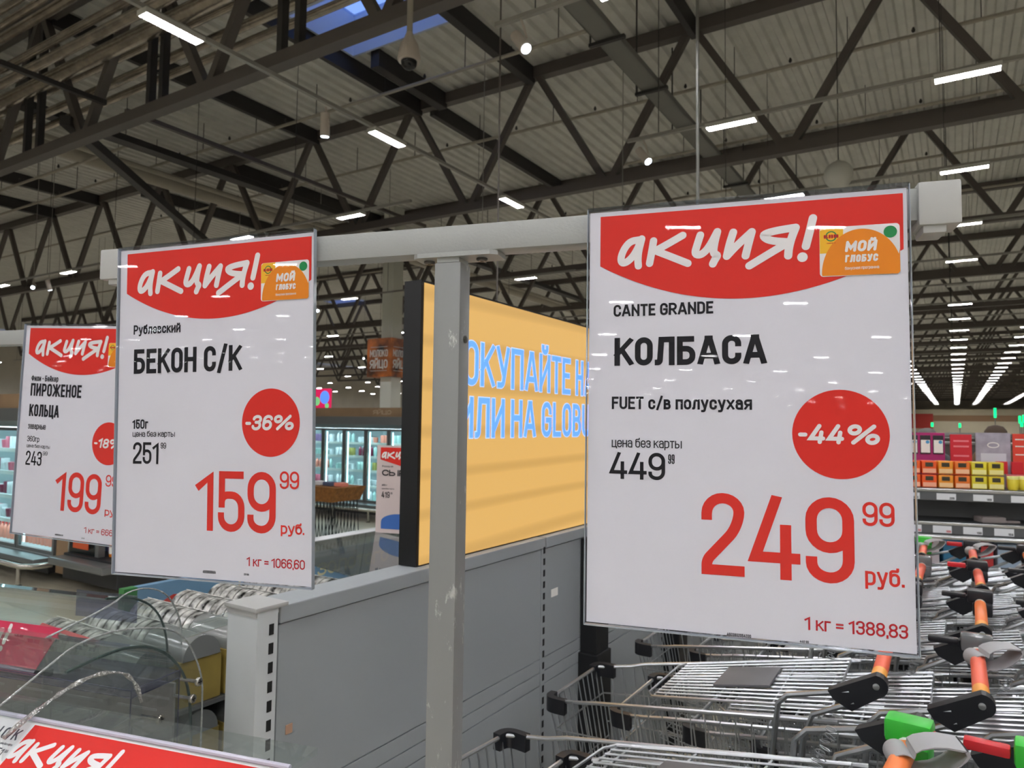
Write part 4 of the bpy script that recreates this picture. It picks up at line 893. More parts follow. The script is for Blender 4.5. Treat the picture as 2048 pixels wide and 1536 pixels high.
# boxes behind the last carts
for i in range(7):
    c = [(190, 40, 50), (210, 200, 205), (60, 130, 170), (200, 60, 60), (170, 190, 210), (200, 30, 60), (90, 120, 200)][i]
    tag(obj('grocery_box', MB().box(-.07, .07, 0, .2, 0, .14 + .02 * (i % 3), ch=.004), mat('gb%d' % i, c, .5), loc=SS(-.35 + .165 * i, .02, .661), rot=(0, 0, YAW)), '%s box on the low tray behind the last carts, %s from left' % (['red', 'pale', 'teal', 'brick red', 'light blue', 'crimson', 'blue'][i], ['first', 'second', 'third', 'fourth', 'fifth', 'sixth', 'seventh'][i]), 'box', group='boxes on the low tray')
# checkout lane lights
m_gl = mat('lane_green', (0, 226, 130), .4, emit=1.5)
for i, (px, py, h) in enumerate(((.55, 2.25, .34), (1.25, 2.02, .26), (1.36, 2.05, .26), (1.47, 2.08, .26), (1.6, 2.1, .28), (1.72, 2.14, .3), (1.98, 2.2, .32), (-1.35, 1.82, .16), (-.5, 1.80, .16), (1.3, 1.85, .16), (1.45, 1.87, .16))):
    t = thing('lane_light', 'green glowing checkout lane light, %s from the left' % ['first', 'second', 'third', 'fourth', 'fifth', 'sixth', 'seventh', 'eighth', 'ninth', 'tenth', 'eleventh'][i], 'lane light', (px + .62, 30, py), group='green lane lights')
    obj('glow_tube', MB().box(-.04, .04, -.03, .03, -h / 2, h / 2, ch=.015), m_gl, t); obj('pole', MB().box(-.015, .015, .035, .06, -py, h / 2), m_grey, t)
# two shoppers behind the shelf
def person(loc, rz, coat, hair, lab, longhair):
    t = thing('person', lab, 'person', loc, rotz=rz)
    J = {'pel': ((0, 0, .92), .15), 'chest': ((0, 0, 1.22), .155), 'sh': ((0, 0, 1.36), .10), 'neck': ((0, 0, 1.42), .055), 'h1': ((0, -.01, 1.49), .075), 'h2': ((0, -.005, 1.56), .092), 'h3': ((0, 0, 1.62), .072)}
    E = [('pel', 'chest'), ('chest', 'sh'), ('sh', 'neck'), ('neck', 'h1'), ('h1', 'h2'), ('h2', 'h3')]
    for s, n in ((-1, 'L'), (1, 'R')):
        J.update({'s' + n: ((s * .18, 0, 1.36), .065), 'e' + n: ((s * .24, .02, 1.08), .048), 'w' + n: ((s * .22, -.14, .90), .032), 'm' + n: ((s * .21, -.21, .88), .038), 'hp' + n: ((s * .09, 0, .86), .10), 'k' + n: ((s * .1, -.01, .48), .065), 'a' + n: ((s * .1, 0, .09), .042), 't' + n: ((s * .11, -.15, .04), .04)})
        E += [('sh', 's' + n), ('s' + n, 'e' + n), ('e' + n, 'w' + n), ('w' + n, 'm' + n), ('pel', 'hp' + n), ('hp' + n, 'k' + n), ('k' + n, 'a' + n), ('a' + n, 't' + n)]
    ks = list(J); me = bpy.data.meshes.new('body'); me.from_pydata([J[k][0] for k in ks], [(ks.index(a), ks.index(b)) for a, b in E], [])
    o = bpy.data.objects.new('body', me); COL.objects.link(o)
    sk = o.modifiers.new('s', 'SKIN'); o.modifiers.new('u', 'SUBSURF').levels = 1
    for v, k in zip(me.skin_vertices[0].data, ks): v.radius = (J[k][1], J[k][1])
    me.skin_vertices[0].data[0].use_root = True
    dg = bpy.context.evaluated_depsgraph_get(); m2 = bpy.data.meshes.new_from_object(o.evaluated_get(dg)); bpy.data.objects.remove(o)
    m2.materials.clear(); m2.materials.append(coat); m2.materials.append(mat('skin', (206, 160, 136), .5)); m2.materials.append(mat('trousers', (46, 48, 60), .7))
    for p in m2.polygons:
        z = sum(m2.vertices[i].co.z for i in p.vertices) / len(p.vertices); y = min(m2.vertices[i].co.y for i in p.vertices)
        p.material_index = 1 if z > 1.43 or (y < -.17 and .8 < z < .98) else 2 if z < .84 else 0; p.use_smooth = True
    obj('body', m2, None, t)
    hd = MB().lathe([(.02, 1.735), (.07, 1.72), (.105, 1.67), (.112, 1.60), (.108, 1.55 if not longhair else 1.45), (.09, 1.52 if not longhair else 1.38)], (0, .022, -.045), 18)
    obj('hair', hd, hair, t, smooth=True)
    f = MB().lathe([(.008, 0), (.012, .01), (.004, .02)], (0, -.105, 1.545), 8, 'z'); f.lathe([(.009, -.09), (.004, -.098)], (-.032, 0, 1.58), 8, 'y'); f.lathe([(.009, -.09), (.004, -.098)], (.032, 0, 1.58), 8, 'y')
    obj('face', f, mat('eye_dark', (70, 50, 44), .4), t)
person((-.27, 9.2, -.06), .2, mat('coat_grey', (86, 86, 92), .8), mat('hair_grey', (120, 116, 112), .8), 'person with grey hair behind the magenta display panel', False)
person((.36, 9.4, -.02), PI + .3, mat('coat_brown', (110, 84, 60), .8), mat('hair_brown', (74, 58, 46), .8), 'person with brown hair behind the orange red display panel', True)
# ------------------------------------------------------------------ glass door chillers
m_ch = mat('chiller_grey', (112, 114, 114), .35, .4); m_chd = mat('chiller_dark', (30, 31, 33), .5); m_wood = mat('wood_band', (150, 122, 92), .55, var=.2, vscale=3); m_stl = mat('bumper_steel', (190, 186, 178), .22, .95)
m_glass = clear('door_glass', (226, 238, 238), .8, .03); m_strip = mat('chiller_lamp', (214, 244, 250), .4, emit=5.5); m_lampc = mat('chiller_fill', (220, 242, 250), .4, emit=22); m_int = mat('chiller_inside', (206, 216, 218), .5)
def chiller(name, lab, x0, x1, y, doors, zs, zb=.28, zt=1.51):
    t = thing(name, lab, 'chiller', ((x0 + x1) / 2, y, 0)); a = (x1 - x0) / 2
    obj('back', MB().box(-a, a, .75, .8, .1, 1.7), m_int, t)
    obj('side', MB().box(-a, -a + .04, 0, .75, .1, 1.7), m_int, t); obj('side', MB().box(a - .04, a, 0, .75, .1, 1.7), m_int, t)
    obj('base', MB().box(-a, a, -.08, .78, .09, zb - .03, ch=.01), m_chd, t); obj('deck', MB().box(-a + .04, a - .04, -.02, .75, zb - .03, zb), m_int, t)
    obj('front_ledge', MB().box(-a, a, -.22, -.02, zb - .07, zb - .01, ch=.02), m_ch, t, smooth=True)
    obj('canopy', MB().prism([(-.10, zt + .01), (-.16, zt + .07), (-.14, zt + .20), (.1, zt + .22), (.8, zt + .22), (.8, zt + .01)], lambda q, z, d: (d, q, z), -a, a), m_ch, t)
    bd_ = obj('sign_band', MB().box(-a, a, -.12, -.09, zt + .20, zt + .35), m_wood, t)
    mb = MB()
    if name == 'dairy_chiller':
        text(mb, 'МОЛОКО', -a + 1.2, -a + 1.8, zt + .24, .07, .012, lambda p, q: (p, -.122, q)); text(mb, 'ЯЙЦО', a - 1.8, a - 1.4, zt + .24, .07, .012, lambda p, q: (p, -.122, q)); obj('band_lettering', mb, mat('band_print', (186, 164, 138), .5), bd_)
    w = 2 * a / doors
    for k in range(doors):
        d = obj('door', MB().box(-a + w * k + .004, -a + w * k + .04, -.035, 0, zb, zt).box(-a + w * (k + 1) - .04, -a + w * (k + 1) - .004, -.035, 0, zb, zt).box(-a + w * k + .04, -a + w * (k + 1) - .04, -.035, 0, zb, zb + .035).box(-a + w * k + .04, -a + w * (k + 1) - .04, -.035, 0, zt - .035, zt), m_ch, t)
        obj('pane', MB().box(-a + w * k + .04, -a + w * (k + 1) - .04, -.02, -.014, zb + .035, zt - .035), m_glass, d)
        obj('door_handle', MB().box(-a + w * k + .05, -a + w * k + .065, -.06, -.045, zb + .45, zt - .4), m_stl, d)
        obj('lamp_strip', MB().box(-a + w * k + .045, -a + w * k + .058, .01, .022, zb + .06, zt - .06), m_strip, t)
    for z in zs:
        obj('shelf', MB().box(-a + .05, a - .05, .12, .74, z - .018, z), m_int, t); obj('shelf_edge', MB().box(-a + .05, a - .05, .105, .12, z - .035, z + .004), m_wh, t)
    br_ = obj('bumper_rail', MB().tube([(-a - .02, -.32, .20), (a + .0, -.32, .20), (a + .10, -.26, .20), (a + .12, -.1, .20)], .026, 12), m_stl, t, smooth=True)
    obj('canopy_fill_lamp', MB().box(-a + .05, a - .05, .03, .07, zt - .02, zt), m_lampc, t)  # strip added under the canopy to brighten the dark chiller interior
    for z in zs: obj('shelf_fill_lamp', MB().box(-a + .05, a - .05, .125, .14, z - .032, z - .019), m_lampc, t)  # strips added behind the shelf edges to lift shelves and packs
    n = int(a * 2 / .75)
    for k in range(n + 1):
        x = -a + .12 + k * (2 * a - .2) / n
        lg = MB(); lg.lathe([(.02, .02), (.02, .20)], (x, -.3, 0), 10); lg.lathe([(.035, 0), (.035, .012), (.02, .02)], (x, -.3, 0), 10); obj('bumper_leg', lg, m_stl, br_, smooth=True)
    return t, a
def prod_mesh(kind, m, ml, s=1):
    t = MB()
    if kind == 'bottle': t.lathe([(.026 * s, 0), (.03 * s, .01), (.03 * s, .10 * s), (.026 * s, .125 * s), (.012 * s, .15 * s), (.012 * s, .158 * s)], n=10)
    elif kind == 'tub': t.lathe([(.032, 0), (.038, .012), (.044, .085), (.046, .09), (.02, .094)], n=10)
    else: t.box(-.038, .038, -.03, .03, 0, .13, ch=.004)
    return t.mesh('body', m, True)
def product(me, cap, x, y, z, lab, group, nm, cat):
    o = obj(nm, me, None, None, loc=(x, y, z)); o.rotation_euler[2] = random.uniform(-.15, .15)
    tag(o, lab, cat, group)
    if cap: obj('cap', cap, None, o)
    return o
m_p = [mat('prod_pink', (214, 108, 128), .4), mat('prod_white', (226, 228, 230), .4), mat('prod_wine', (130, 40, 70), .4), mat('prod_mint', (178, 206, 200), .4), mat('prod_violet', (120, 90, 130), .4), mat('prod_salmon', (226, 140, 120), .4), mat('prod_olive', (170, 160, 90), .4), mat('prod_slate', (80, 92, 120), .4)]
chiller('dairy_chiller', 'long glass door chiller at the left edge under a brown band', -12.2, -7.55, 3.65, 6, (.50, .76, 1.02, 1.27), .26)
chiller('dairy_chiller', 'distant glass door chiller between the bacon sign and the video screen', -13.0, -6.4, 8.9, 13, (.54, .80, 1.04, 1.27), .28)
cap_r = MB().lathe([(.014, .158), (.014, .178), (.006, .18)], n=10).mesh('cap', mat('cap_red', (200, 40, 40), .4), True)
bm_ = {i: prod_mesh('bottle', m, None) for i, m in enumerate(m_p)}; tm_ = {i: prod_mesh('tub', m, None) for i, m in enumerate(m_p)}; xm_ = {i: prod_mesh('box', m, None) for i, m in enumerate(m_p)}
for j, z in enumerate((.26, .50, .76, 1.02, 1.27)):
    for i in range(12 if j else 16):
        if j == 0: product(bm_[5], cap_r, -9.30 + i * .085, 3.86, z, 'salmon coloured drink bottle on the bottom deck of the left chiller', 'bottles on the left chiller deck', 'drink_bottle', 'bottle')
        else:
            q = [1, 0, 1, 2][(i // 2 + j) % 4]; product([tm_, xm_][(i // 3 + j) % 2][q], None, -9.42 + i * .09, 3.86, z, 'small pink or white dairy carton in the left chiller', 'cartons in the left chiller', 'dairy_carton', 'carton')
for j, z in enumerate((.28, .54, .80, 1.04, 1.27)):
    for i in range(28):
        x = -9.85 + i * .088
        if (i % 6) == 5: continue
        q = [[1, 3, 7, 1, 3, 1], [0, 1, 3, 1, 1, 1], [5, 3, 1, 3, 6, 1], [3, 1, 6, 2, 3, 1], [4, 1, 3, 1, 5, 3]][j][(i // 4) % 6]
        product([tm_, xm_, bm_][(i // 6 + j) % 3][q], None, x, 9.12, z, 'tiny dairy tub or carton in the distant chiller', 'dairy packs in the distant chiller', 'dairy_pack', 'pack')
# wooden panel, red poster and open drinks case at the right end of the left chiller
t = thing('end_panel', 'light wooden end panel beside the left chiller', 'panel', (-7.42, 3.65, 0)); obj('board', MB().box(-.11, .13, -.02, .8, .1, 1.72), m_wood, t); obj('edge_trim', MB().box(.13, .15, -.03, .8, .1, 1.72), m_shm, t)
t = thing('drinks_case', 'drinks chiller with an orange bonus poster left of the bacon sign', 'chiller', (-6.85, 3.65, 0))
obj('back', MB().box(-.42, .52, .7, .75, .1, 1.7), mat('case_red', (150, 40, 34), .5), t); obj('base', MB().box(-.42, .52, -.08, .75, .09, .33, ch=.01), m_chd, t); obj('front_ledge', MB().box(-.42, .52, -.22, -.02, .24, .31, ch=.02), m_ch, t)
obj('post', MB().box(.06, .12, -.04, .02, .33, 1.5), m_ch, t); obj('pane', MB().box(-.42, .06, -.03, -.02, .33, 1.5), m_glass, t); obj('canopy', MB().box(-.42, .52, -.12, .75, 1.5, 1.72, ch=.02), m_ch, t); obj('end_wall', MB().box(.50, .52, 0, .75, .33, 1.5), m_int, t)
po = obj('poster', MB().box(-.33, -.06, -.042, -.036, .38, .78), mat('poster_orange', (206, 88, 46), .5), t)
mb = MB(); text(mb, 'МОЙ', -.26, -.13, .60, .07, .012, lambda a, c: (a, -.044, c), rnd=True); text(mb, 'ГЛОБУС', -.27, -.12, .52, .04, .007, lambda a, c: (a, -.044, c), rnd=True); obj('lettering', mb, m_wh, po)
m_jb = mat('juice_orange', (226, 130, 40), .3); jb = prod_mesh('bottle', m_jb, None, 1.25); cap_j = MB().lathe([(.018, .195), (.018, .22), (.006, .222)], n=10).mesh('cap', mat('cap_red', (200, 40, 40), .4), True)
lb_ = MB().lathe([(.0385, .03), (.0385, .09)], n=10).mesh('label', m_wh)
for i in range(5):
    for j in range(2):
        o = product(jb, cap_j, -6.68 + .1 * i, 3.72 + .14 * j, .331, 'orange juice bottle with red cap left of the bacon sign, %s row' % ['front', 'back'][j], 'juice bottles', 'juice_bottle', 'bottle'); obj('label', lb_, None, o)
for i in range(5):
    product(bm_[4 if i % 2 else 7], None, -7.2 + .08 * i, 3.85, .331, 'dim bottle behind the orange bonus poster', 'bottles behind the poster', 'drink_bottle', 'bottle')
t = thing('video_display', 'small colourful screen peeping out right of the bacon sign', 'screen', (-9.78, 9.1, 1.86))
obj('case', MB().box(-.32, .22, 0, .06, 0, .36, ch=.02), mat('vd_red', (222, 30, 90), .4, emit=.7), t)
for c_, (a_, b_), rr_ in ((((96, 150, 250)), (.10, .2), .12), ((120, 200, 130), (-.1, .13), .08), ((120, 200, 130), (.16, .05), .05)):
    mb = MB(); disc(mb, a_, b_, rr_, rr_, lambda p, q: (p, -.003 - rr_ * .01, q), 20); obj('picture', mb, mat('vd%d' % c_[0], c_, .4, emit=.8), t); obj('stand', MB().box(-.25, -.05, .02, .05, -.3, 0), m_redw, t)
# wicker basket on a wire stand
t = thing('basket_stand', 'tan basket on a black wire stand right of the bacon sign', 'stand', (-6.78, 6.55, 0))
obj('basket', MB().prism([(-.24, .62), (-.34, .80), (.34, .80), (.24, .62)], lambda a, z, d: (a, d, z), -.25, .25), mat('wicker', (150, 100, 44), .7, bump=.8, bscale=30, var=.4, vscale=20), t)
mb = MB()
for i in range(9):
    x = -.24 + .06 * i
    for y in (-.2, .2): mb.tube([(x, y, .62), (x + (.07 if i % 2 else -.07), y * .9, 0)], .005, 4); mb.tube([(x, y, .62), (x - (.07 if i % 2 else -.07), y * .9, 0)], .005, 4)
obj('wire_legs', mb, m_bk, t)
for i in range(3): tag(obj('snack_pack', MB().box(-.07, .07, -.06, .06, 0, .05, ch=.01), [m_p[1], m_p[7], m_p[5]][i], loc=(-6.98 + .2 * i, 6.5, .802)), ['pale', 'blue', 'salmon'][i] + ' pack lying on top of the tan basket', 'pack')
# ------------------------------------------------------------------ glass topped island behind the low wall
m_wcase = mat('case_white', (206, 208, 210), .4); m_gtop = clear('lid_glass', (186, 196, 194), 1.6, .03, 1.5, .06); m_gedge = mat('glass_edge_dark', (58, 72, 70), .15)
t = thing('island_freezer', 'island freezer with sloping glass top behind the low wall', 'freezer', (-2.0, 0, 0))
obj('body', MB().box(-.56, .50, 2.0, 5.2, 0, .80, ch=.02), m_wcase, t)
obj('far_rim', MB().box(-.58, -.50, 2.0, 5.2, 1.035, 1.06, ch=.004), m_wcase, t)
obj('glass_top', MB().prism([(-.50, 1.05), (-.46, 1.065), (.30, 1.0), (.50, .90), (.50, .895), (.30, .995), (-.46, 1.06), (-.50, 1.045)], lambda x, z, d: (x, d, z), 2.0, 5.2), m_gtop, t)
obj('top_glass_rail', MB().box(.30, .36, 2.0, 5.2, .96, .985, ch=.004), m_ch, t)
obj('near_rim', MB().box(.47, .53, 2.0, 5.2, .86, .89, ch=.004), m_ch, t)
for y in (2.02, 3.6, 5.18): obj('glass_divider', MB().box(-.5, .46, y - .006, y + .006, .78, .99), m_gtop, t)
obj('inside', MB().box(-.5, .45, 2.05, 5.15, .55, .60), m_wcase, t)
# СЫР poster on the freezer rim
t = thing('price_sign', 'tall cheese price sign half hidden behind the left edge of the video screen', 'sign', (-2.45, 2.66, 1.062), rotz=YAW)
obj('sheet', MB().box(0, .30, 0, .003, 0, .43), mat('sheet_pinkish', (214, 196, 192), .5), t); F5 = lambda a, c: (a, -.001, c)
mb = MB().add([F5(a, c) for a, c in ((.02, .42), (.28, .42), (.28, .36), (.15, .325), (.02, .36))], [(0, 1, 2, 3, 4)]); bb = obj('banner', mb, m_red, t)
mb = MB(); brush(mb, lambda a, c: (a, -.002, c), oy=.43, ox=-.005); obj('lettering', mb, m_wh, bb)
mb = MB(); text(mb, 'СЫР', .03, .16, .28, .03, .006, F5); text(mb, 'Россия', .03, .09, .322, .009, .0016, F5); text(mb, '419', .03, .075, .172, .030, .004, F5); text(mb, '99', .08, .09, .19, .010, .0014, F5); text(mb, '250 г', .03, .06, .23, .008, .0015, F5); text(mb, 'цена без карты', .03, .10, .214, .006, .001, F5); obj('print', mb, m_blk, t)
mb = MB(); mb.add([F5(.03 + .10 * (1 + math.cos(PI - PI * k / 14)) / 1, .055 + .04 * math.sin(PI * k / 14)) for k in range(15)] + [F5(.23, .02), F5(.03, .02)], [tuple(range(17))]); obj('blue_badge', mb, mat('badge_blue', (56, 104, 178), .5), t)
# ------------------------------------------------------------------ arched bins of packed sausage, left of the low wall
m_box = mat('carton_yellow', (156, 134, 66), .6, var=.2, vscale=12); m_lid = mat('lid_smoke', (120, 122, 120), .2, .0, spec=.8); m_pk = mat('pack_film', (222, 220, 214), .25, var=.35, vscale=25, rgb2=lin((150, 148, 146)))
t = thing('bin_rack', 'dark two tier rack under the arched meat bins', 'rack', (-2.1, 0, 0))
for z in (.80, .59): obj('shelf', MB().box(-.30, .27, 1.02, 2.2, z - .012, z), m_ch, t)
obj('side_rail', MB().box(.255, .275, 1.02, 2.2, .40, .45), m_ch, t); obj('base', MB().box(-.30, .27, 1.02, 2.2, 0, .38), m_chd, t)
for x in (-.29, .25):
    for y in (1.03, 2.19): obj('leg', MB().box(x - .01, x + .01, y - .01, y + .01, .38, .85), m_ch, t)
def bin_mesh():
    r = .060; arc = [(r * math.cos(a), r * math.sin(a) * 1.05) for a in [PI * k / 14 for k in range(15)]]
    box = MB().box(-.26, .26, -.066, .066, 0, .125)
    lid = MB().prism([(a, c + .125) for a, c in arc], lambda a, c, d: (d, a, c), .06, .263)
    packs = []
    for k in range(9):
        x0 = -.265 + .037 * k
        ar = [(a * 1.03 * (1 - .02 * (k % 2)), c * 1.03 + .125) for a, c in arc]
        packs.append(MB().prism(ar, lambda a, c, d: (d, a, c), x0, x0 + .030).mesh('film_pack', m_pk))
    lab = [MB(Matrix.Translation((-.250 + .037 * k, .028, .181)) @ Matrix.Rotation(-.45, 4, 'X')).box(-.013, .013, -.026, .026, 0, .002).mesh('label', m_wh) for k in range(9)]
    red = MB()
    a0 = [PI * (.68 + .02 * k) for k in range(4)]
    for x in range(1): red.strip2([(-.265, .0635 * math.cos(a), .125 + .066 * math.sin(a)) for a in a0], [(.06, .0635 * math.cos(a), .125 + .066 * math.sin(a)) for a in a0])
    return box.mesh('carton', m_box), lid.mesh('arched_lid', m_lid, True), packs, lab, red.mesh('red_band', m_rk)
BM = bin_mesh(); on = ['first', 'second', 'third', 'fourth', 'fifth', 'sixth', 'seventh']
for tier, z in ((0, .802), (1, .592)):
    for k in range(7):
        if tier == 1 and k > 4: continue
        t = thing('meat_bin', 'arched bin of film packs on a yellow carton, %s tier, %s from the camera' % (['upper', 'lower'][tier], on[k]), 'bin', (-2.1, 1.145 + .145 * k, z), group='arched meat bins')
        obj('carton', BM[0], None, t); obj('arched_lid', BM[1], None, t)
        if tier == 0:
            for q, l in zip(BM[2], BM[3]): pq = obj('film_pack', q, None, t); obj('label', l, None, pq)
            if k == 0: obj('red_band', BM[4], None, t)
# promo crate with blue, red and green side wrap beyond the bins
t = thing('promotional_board', 'promotional panel with blue lettering, red picture and green corner', 'panel', (-3.2, 2.5, 0))
obj('wrap', MB().box(-.04, 0, -.66, 1.2, .0, .835), mat('wrap_blue', (108, 146, 176), .5, var=.15, vscale=4), t)
mb = MB(); fz = lambda a, c: (.003, a, c); obj('green_corner', MB().box(-.042, .002, -.662, -.60, .3, .836), mat('wrap_green', (52, 118, 60), .5), t)
mb = MB(); stroke(mb, smooth_pts([(-.48, .62), (-.40, .70), (-.30, .60)], 2), .18, lambda a, c: (.0015, a, c), rnd=True); obj('red_picture', mb, mat('wrap_red', (196, 62, 50), .5), t)
mb = MB(); text(mb, 'НАЙДИТЕ ЗОЛОТОГО', -.12, 1.1, .70, .075, .013, fz); text(mb, 'КРОЛИКА', .22, .85, .58, .075, .013, fz); obj('lettering', mb, mat('wrap_letter', (196, 190, 150), .5), t)
# ------------------------------------------------------------------ foreground glass case, in the frame of the sign bar
m_gl2 = clear('case_glass', (246, 250, 248), 1.5, .02, 1.5, .05); m_ge = mat('glass_edge_green', (62, 78, 74), .12, spec=.8); m_ac2 = clear('clear_acrylic', (248, 250, 250), 1.2, .02, 1.49, .02)
m_ae = mat('acrylic_rim', (184, 188, 186), .15, .3, spec=.9, bump=.8, bscale=120); m_lav = clear('tinted_sheet', (206, 208, 226), 1.6, .03, 1.5, .05); m_ac3 = mat('dark_edge', (64, 62, 84), .15)
def frame_thing(nm, lab, cat, u, n, z=0): return thing(nm, lab, cat, SF(u, n, z), rotz=YAW)
t = frame_thing('display_case', 'foreground glass display case below the signs at the lower left', 'display case', 0, 0)
PR2 = [(.00, 1.168), (.05, 1.19), (.12, 1.222), (.16, 1.238), (.23, 1.240), (.31, 1.224), (.36, 1.208), (.40, 1.178), (.425, 1.14), (.447, 1.09), (.45, 1.045), (.45, .90)]
PRg = [(.164, 1.187), (.26, 1.195), (.304, 1.188), (.339, 1.179), (.39, 1.148), (.438, 1.085), (.452, 1.0), (.453, .90)]
def sheet(prof, u0, u1, m, nm, par, th=.004):
    P = smooth_pts(prof, 2); off = []
    for i, p in enumerate(P):
        d = Vector((P[min(i + 1, len(P) - 1)][0] - P[max(i - 1, 0)][0], P[min(i + 1, len(P) - 1)][1] - P[max(i - 1, 0)][1])).normalized(); off.append((p[0] + d.y * th, p[1] - d.x * th))
    return obj(nm, MB().prism(P + off[::-1], lambda a, c, d: (d, a, c), u0, u1), m, par, smooth=False)
def edge(prof, u, r, m, nm, par, n=6, jit=0):
    P = smooth_pts(prof, 2); rs = [r * (1 + (random.uniform(-jit, jit) if jit else 0)) for _ in P]
    return obj(nm, MB().tube([(u, a, c) for a, c in P], rs, n), m, par, smooth=True)
def fan(prof, u, base, m, nm, par):
    P = smooth_pts(prof, 2); return obj(nm, MB().prism(P + [(P[-1][0], base), (P[0][0], base)], lambda a, c, d: (d, a, c), u - .002, u + .002), m, par)
sheet(PRg, -2.6, -.90, m_gl2, 'curved_glass', t); edge(PRg, -.899, .0028, m_ge, 'curved_glass_edge', t)
fan(PR2, -.872, .90, m_ac2, 'end_panel', t); edge(PR2, -.872, .0018, m_ae, 'end_panel_rim', t)
PR3 = [(.02, 1.150), (.075, 1.172), (.12, 1.186), (.17, 1.190), (.22, 1.178), (.25, 1.150), (.265, 1.11)]
edge(PR3, -.84, .0030, mat('crinkled_rim', (190, 190, 188), .08, .6, bump=1, bscale=200, spec=1), 'crinkled_rim', t, 7, .5); fan(PR3, -.84, 1.0, m_ac2, 'side_panel', t)
obj('glass_shelf', MB().box(-2.6, -.40, .065, .13, 1.148, 1.156), m_gl2, t)
obj('body', MB().box(-2.6, -.95, .03, .35, 0, .93), mat('case_body', (112, 106, 102), .5, var=.4, vscale=7), t)
obj('inner_tray', MB().box(-2.6, -.95, .10, .42, .93, .945), mat('tray_steel', (160, 146, 138), .35, .5, var=.4, vscale=9), t)
for i, (n_, z_) in enumerate(((.428, 1.089), (.413, 1.062), (.333, 1.053))):
    sc = obj('screw', MB().lathe([(.0075, .012), (.0085, .010), (.0085, .006), (.0035, .004), (.0035, -.035)], (-.872, n_, z_), 14, 'x'), m_stl, t, smooth=True)
    mb = MB(); mb.box(-.8605, -.8598, n_ - .005, n_ + .005, z_ - .0012, z_ + .0012).box(-.8605, -.8598, n_ - .0012, n_ + .0012, z_ - .005, z_ + .005); obj('cross_slot', mb, m_slot, sc)
pnl = MB().box(-2.6, -.93, .435, .441, .93, 1.075)
sp_ = obj('slotted_panel', pnl, mat('panel_taupe', (158, 150, 143), .35, .1, var=.15, vscale=10), t)
mb = MB()
for j in range(3):
    for i in range(11): mb.box(-2.5 + .14 * i + .03 * j, -2.40 + .14 * i + .03 * j, .4335, .4349, .99 + .026 * j, .9945 + .026 * j)
obj('slots', mb, mat('slot_pale', (168, 164, 158), .4), sp_, kind='stuff')
# clear box under the curved glass
b2 = frame_thing('acrylic_box', 'clear acrylic food box under the curved glass at the lower left', 'box', 0, 0)
u0, u1, n0_, n1_, zt, zb = -1.6, -.885, .285, .40, 1.118, .96
obj('lid', MB().box(u0, u1 + .004, n0_ - .004, n1_, zt - .012, zt), m_lav, b2); obj('front', MB().box(u0, u1, n0_, n0_ + .003, zb, zt - .012), m_ac2, b2); obj('end', MB().box(u1 - .003, u1, n0_, n1_, zb, zt - .012), m_ac2, b2)
e = MB()
for a, c in (((u1, n0_, zt), (u1, n1_, zt)), ((u0, n0_, zt), (u1, n0_, zt)), ((u1, n0_, zt), (u1, n0_, zb)), ((u1, n1_, zt), (u1, n1_, zb)), ((u0, n0_ - .002, zt - .012), (u1, n0_ - .002, zt - .012)), ((u1, n0_, zt - .014), (u1, n1_, zt - .014))): e.tube([a, c], .0011, 5)
obj('edges', e, m_ac3, b2)
# second canopy further back
t = frame_thing('display_case', 'second clear display canopy seen behind the foreground case', 'display case', 0, 0)
PR1 = [(.28, 1.19), (.42, 1.215), (.47, 1.238), (.53, 1.232), (.58, 1.205), (.61, 1.16), (.625, 1.12), (.627, 1.08)]
u1_ = -1.09
fan(PR1, u1_, 1.0, m_ac2, 'end_panel', t); edge(PR1, u1_, .0018, m_ae, 'end_panel_rim', t, 7, .25)
PRh = [(.44, 1.225), (.52, 1.21), (.58, 1.17), (.615, 1.10), (.62, .98)]
sheet(PRh, -2.4, u1_ - .03, m_gl2, 'curved_glass', t); edge(PRh, u1_ - .03, .0026, m_ge, 'curved_glass_edge', t)
obj('glass_rail', MB().tube([(u1_ + .02, .62, 1.115), (u1_ + .10, 1.25, 1.118)], .016, 10), m_gl2, t, smooth=True)
obj('body', MB().box(-2.4, u1_ - .25, .52, .60, 0, .85), m_wcase, t)
obj('hanging_sheet', MB().box(-1.34, -1.16, .56, .563, 1.14, 1.20), m_lav, t)
# price rail with red strip in front
t = frame_thing('price_rail', 'clear price rail with white tag and red promotion strip at the bottom left corner', 'price rail', 0, 0)
xf = Matrix.Translation((0, .068, 1.155)) @ Matrix.Rotation(math.radians(-52), 4, 'X')
FR = lambda lv: (lambda a, c: tuple(xf @ Vector((a, -.0004 * lv, c))))
obj('backing', MB(xf).box(-1.7, -.40, .0, .002, -.11, 0), m_wh, t)
obj('clear_lip', MB(xf).tube([(-1.7, -.002, 0.001), (-.40, -.002, .001)], .0035, 8), mat('lip_lilac', (190, 188, 204), .1, spec=.8), t, smooth=True)
obj('clear_cover', MB(xf).box(-1.7, -.40, -.0035, -.003, -.11, 0), m_acr, t)
uL = -.835
st = obj('red_strip', MB().add([FR(1)(a, c) for a, c in ((uL, -.006), (-.41, -.006), (-.41, -.108), (uL - .005, -.108))], [(0, 1, 2, 3)]), mat('strip_red', (224, 48, 40), .5, spec=.2), t)
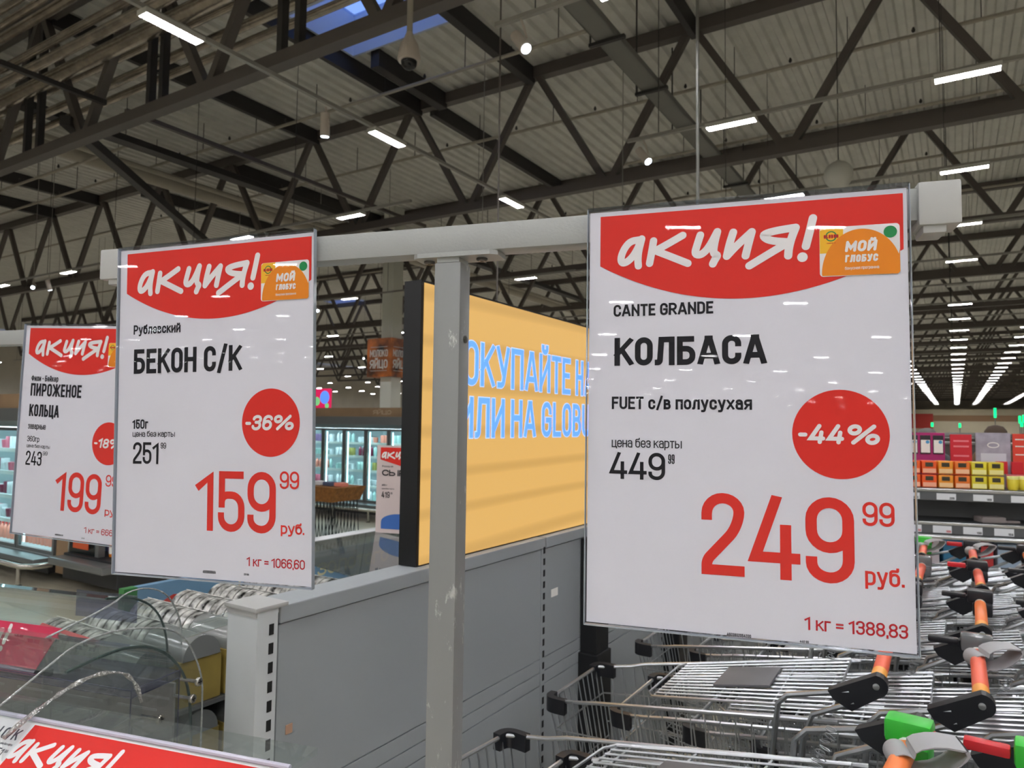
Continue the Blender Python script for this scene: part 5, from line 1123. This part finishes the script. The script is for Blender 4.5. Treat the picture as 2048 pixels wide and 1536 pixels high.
mb = MB(); brush(mb, FR(2), ox=uL - .035, oy=.006, sc=1.0, sx=.95); obj('lettering', mb, m_wh, st)
mb = MB(); text(mb, 'СВИНИНЫ С/К', uL - .135, uL - .012, -.032, .0165, .0032, FR(1)); text(mb, 'цена без карты', uL - .034, uL - .010, -.040, .0035, .0005, FR(1)); text(mb, '251', uL - .036, uL - .016, -.056, .0115, .0016, FR(1)); text(mb, '99', uL - .015, uL - .009, -.050, .0045, .0006, FR(1)); obj('tag_print', mb, mat('print_navy', (34, 36, 52), .5), t)
mb = MB(); text(mb, '199', uL - .085, uL - .028, -.096, .034, .0044, FR(1)); text(mb, '99', uL - .024, uL - .010, -.070, .0105, .0013, FR(1)); obj('tag_price', mb, m_dred, t)
# magenta tag on the far rail
t = frame_thing('price_tag', 'tilted magenta red price tag in a clear holder at the left edge', 'tag', 0, 0)
xf2 = Matrix.Translation((-1.13, .3, 1.122)) @ Matrix.Rotation(math.radians(-14), 4, 'X')
FM = lambda lv: (lambda a, c: tuple(xf2 @ Vector((a, -.0005 * lv, c))))
tg = obj('plate', MB(xf2).add([(-.30, 0, 0), (-.004, 0, 0), (.034, 0, .078), (-.30, 0, .078), (-.30, .002, 0), (-.004, .002, 0), (.034, .002, .078), (-.30, .002, .078)], [(0, 1, 2, 3), (7, 6, 5, 4), (0, 4, 5, 1), (1, 5, 6, 2), (2, 6, 7, 3), (3, 7, 4, 0)]), mat('tag_magenta', (206, 40, 78), .4), t)
mb = MB(); brush(mb, FM(1), ox=-.35, oy=.10, sc=1.15); obj('lettering', mb, m_wh, tg)
obj('clear_cover', MB(xf2).add([(-.30, -.004, -.004), (-.002, -.004, -.004), (.038, -.004, .082), (-.30, -.004, .082)], [(0, 1, 2, 3)]), m_acr, t)
obj('holder_tube', MB().tube([(-1.5, .30, 1.114), (-1.13, .30, 1.114)], .008, 10), mat('tube_grey', (116, 112, 122), .2, .4), t, smooth=True)
obj('holder_clip', MB().box(-1.134, -1.108, .297, .318, 1.108, 1.122, ch=.003), m_bk, t)
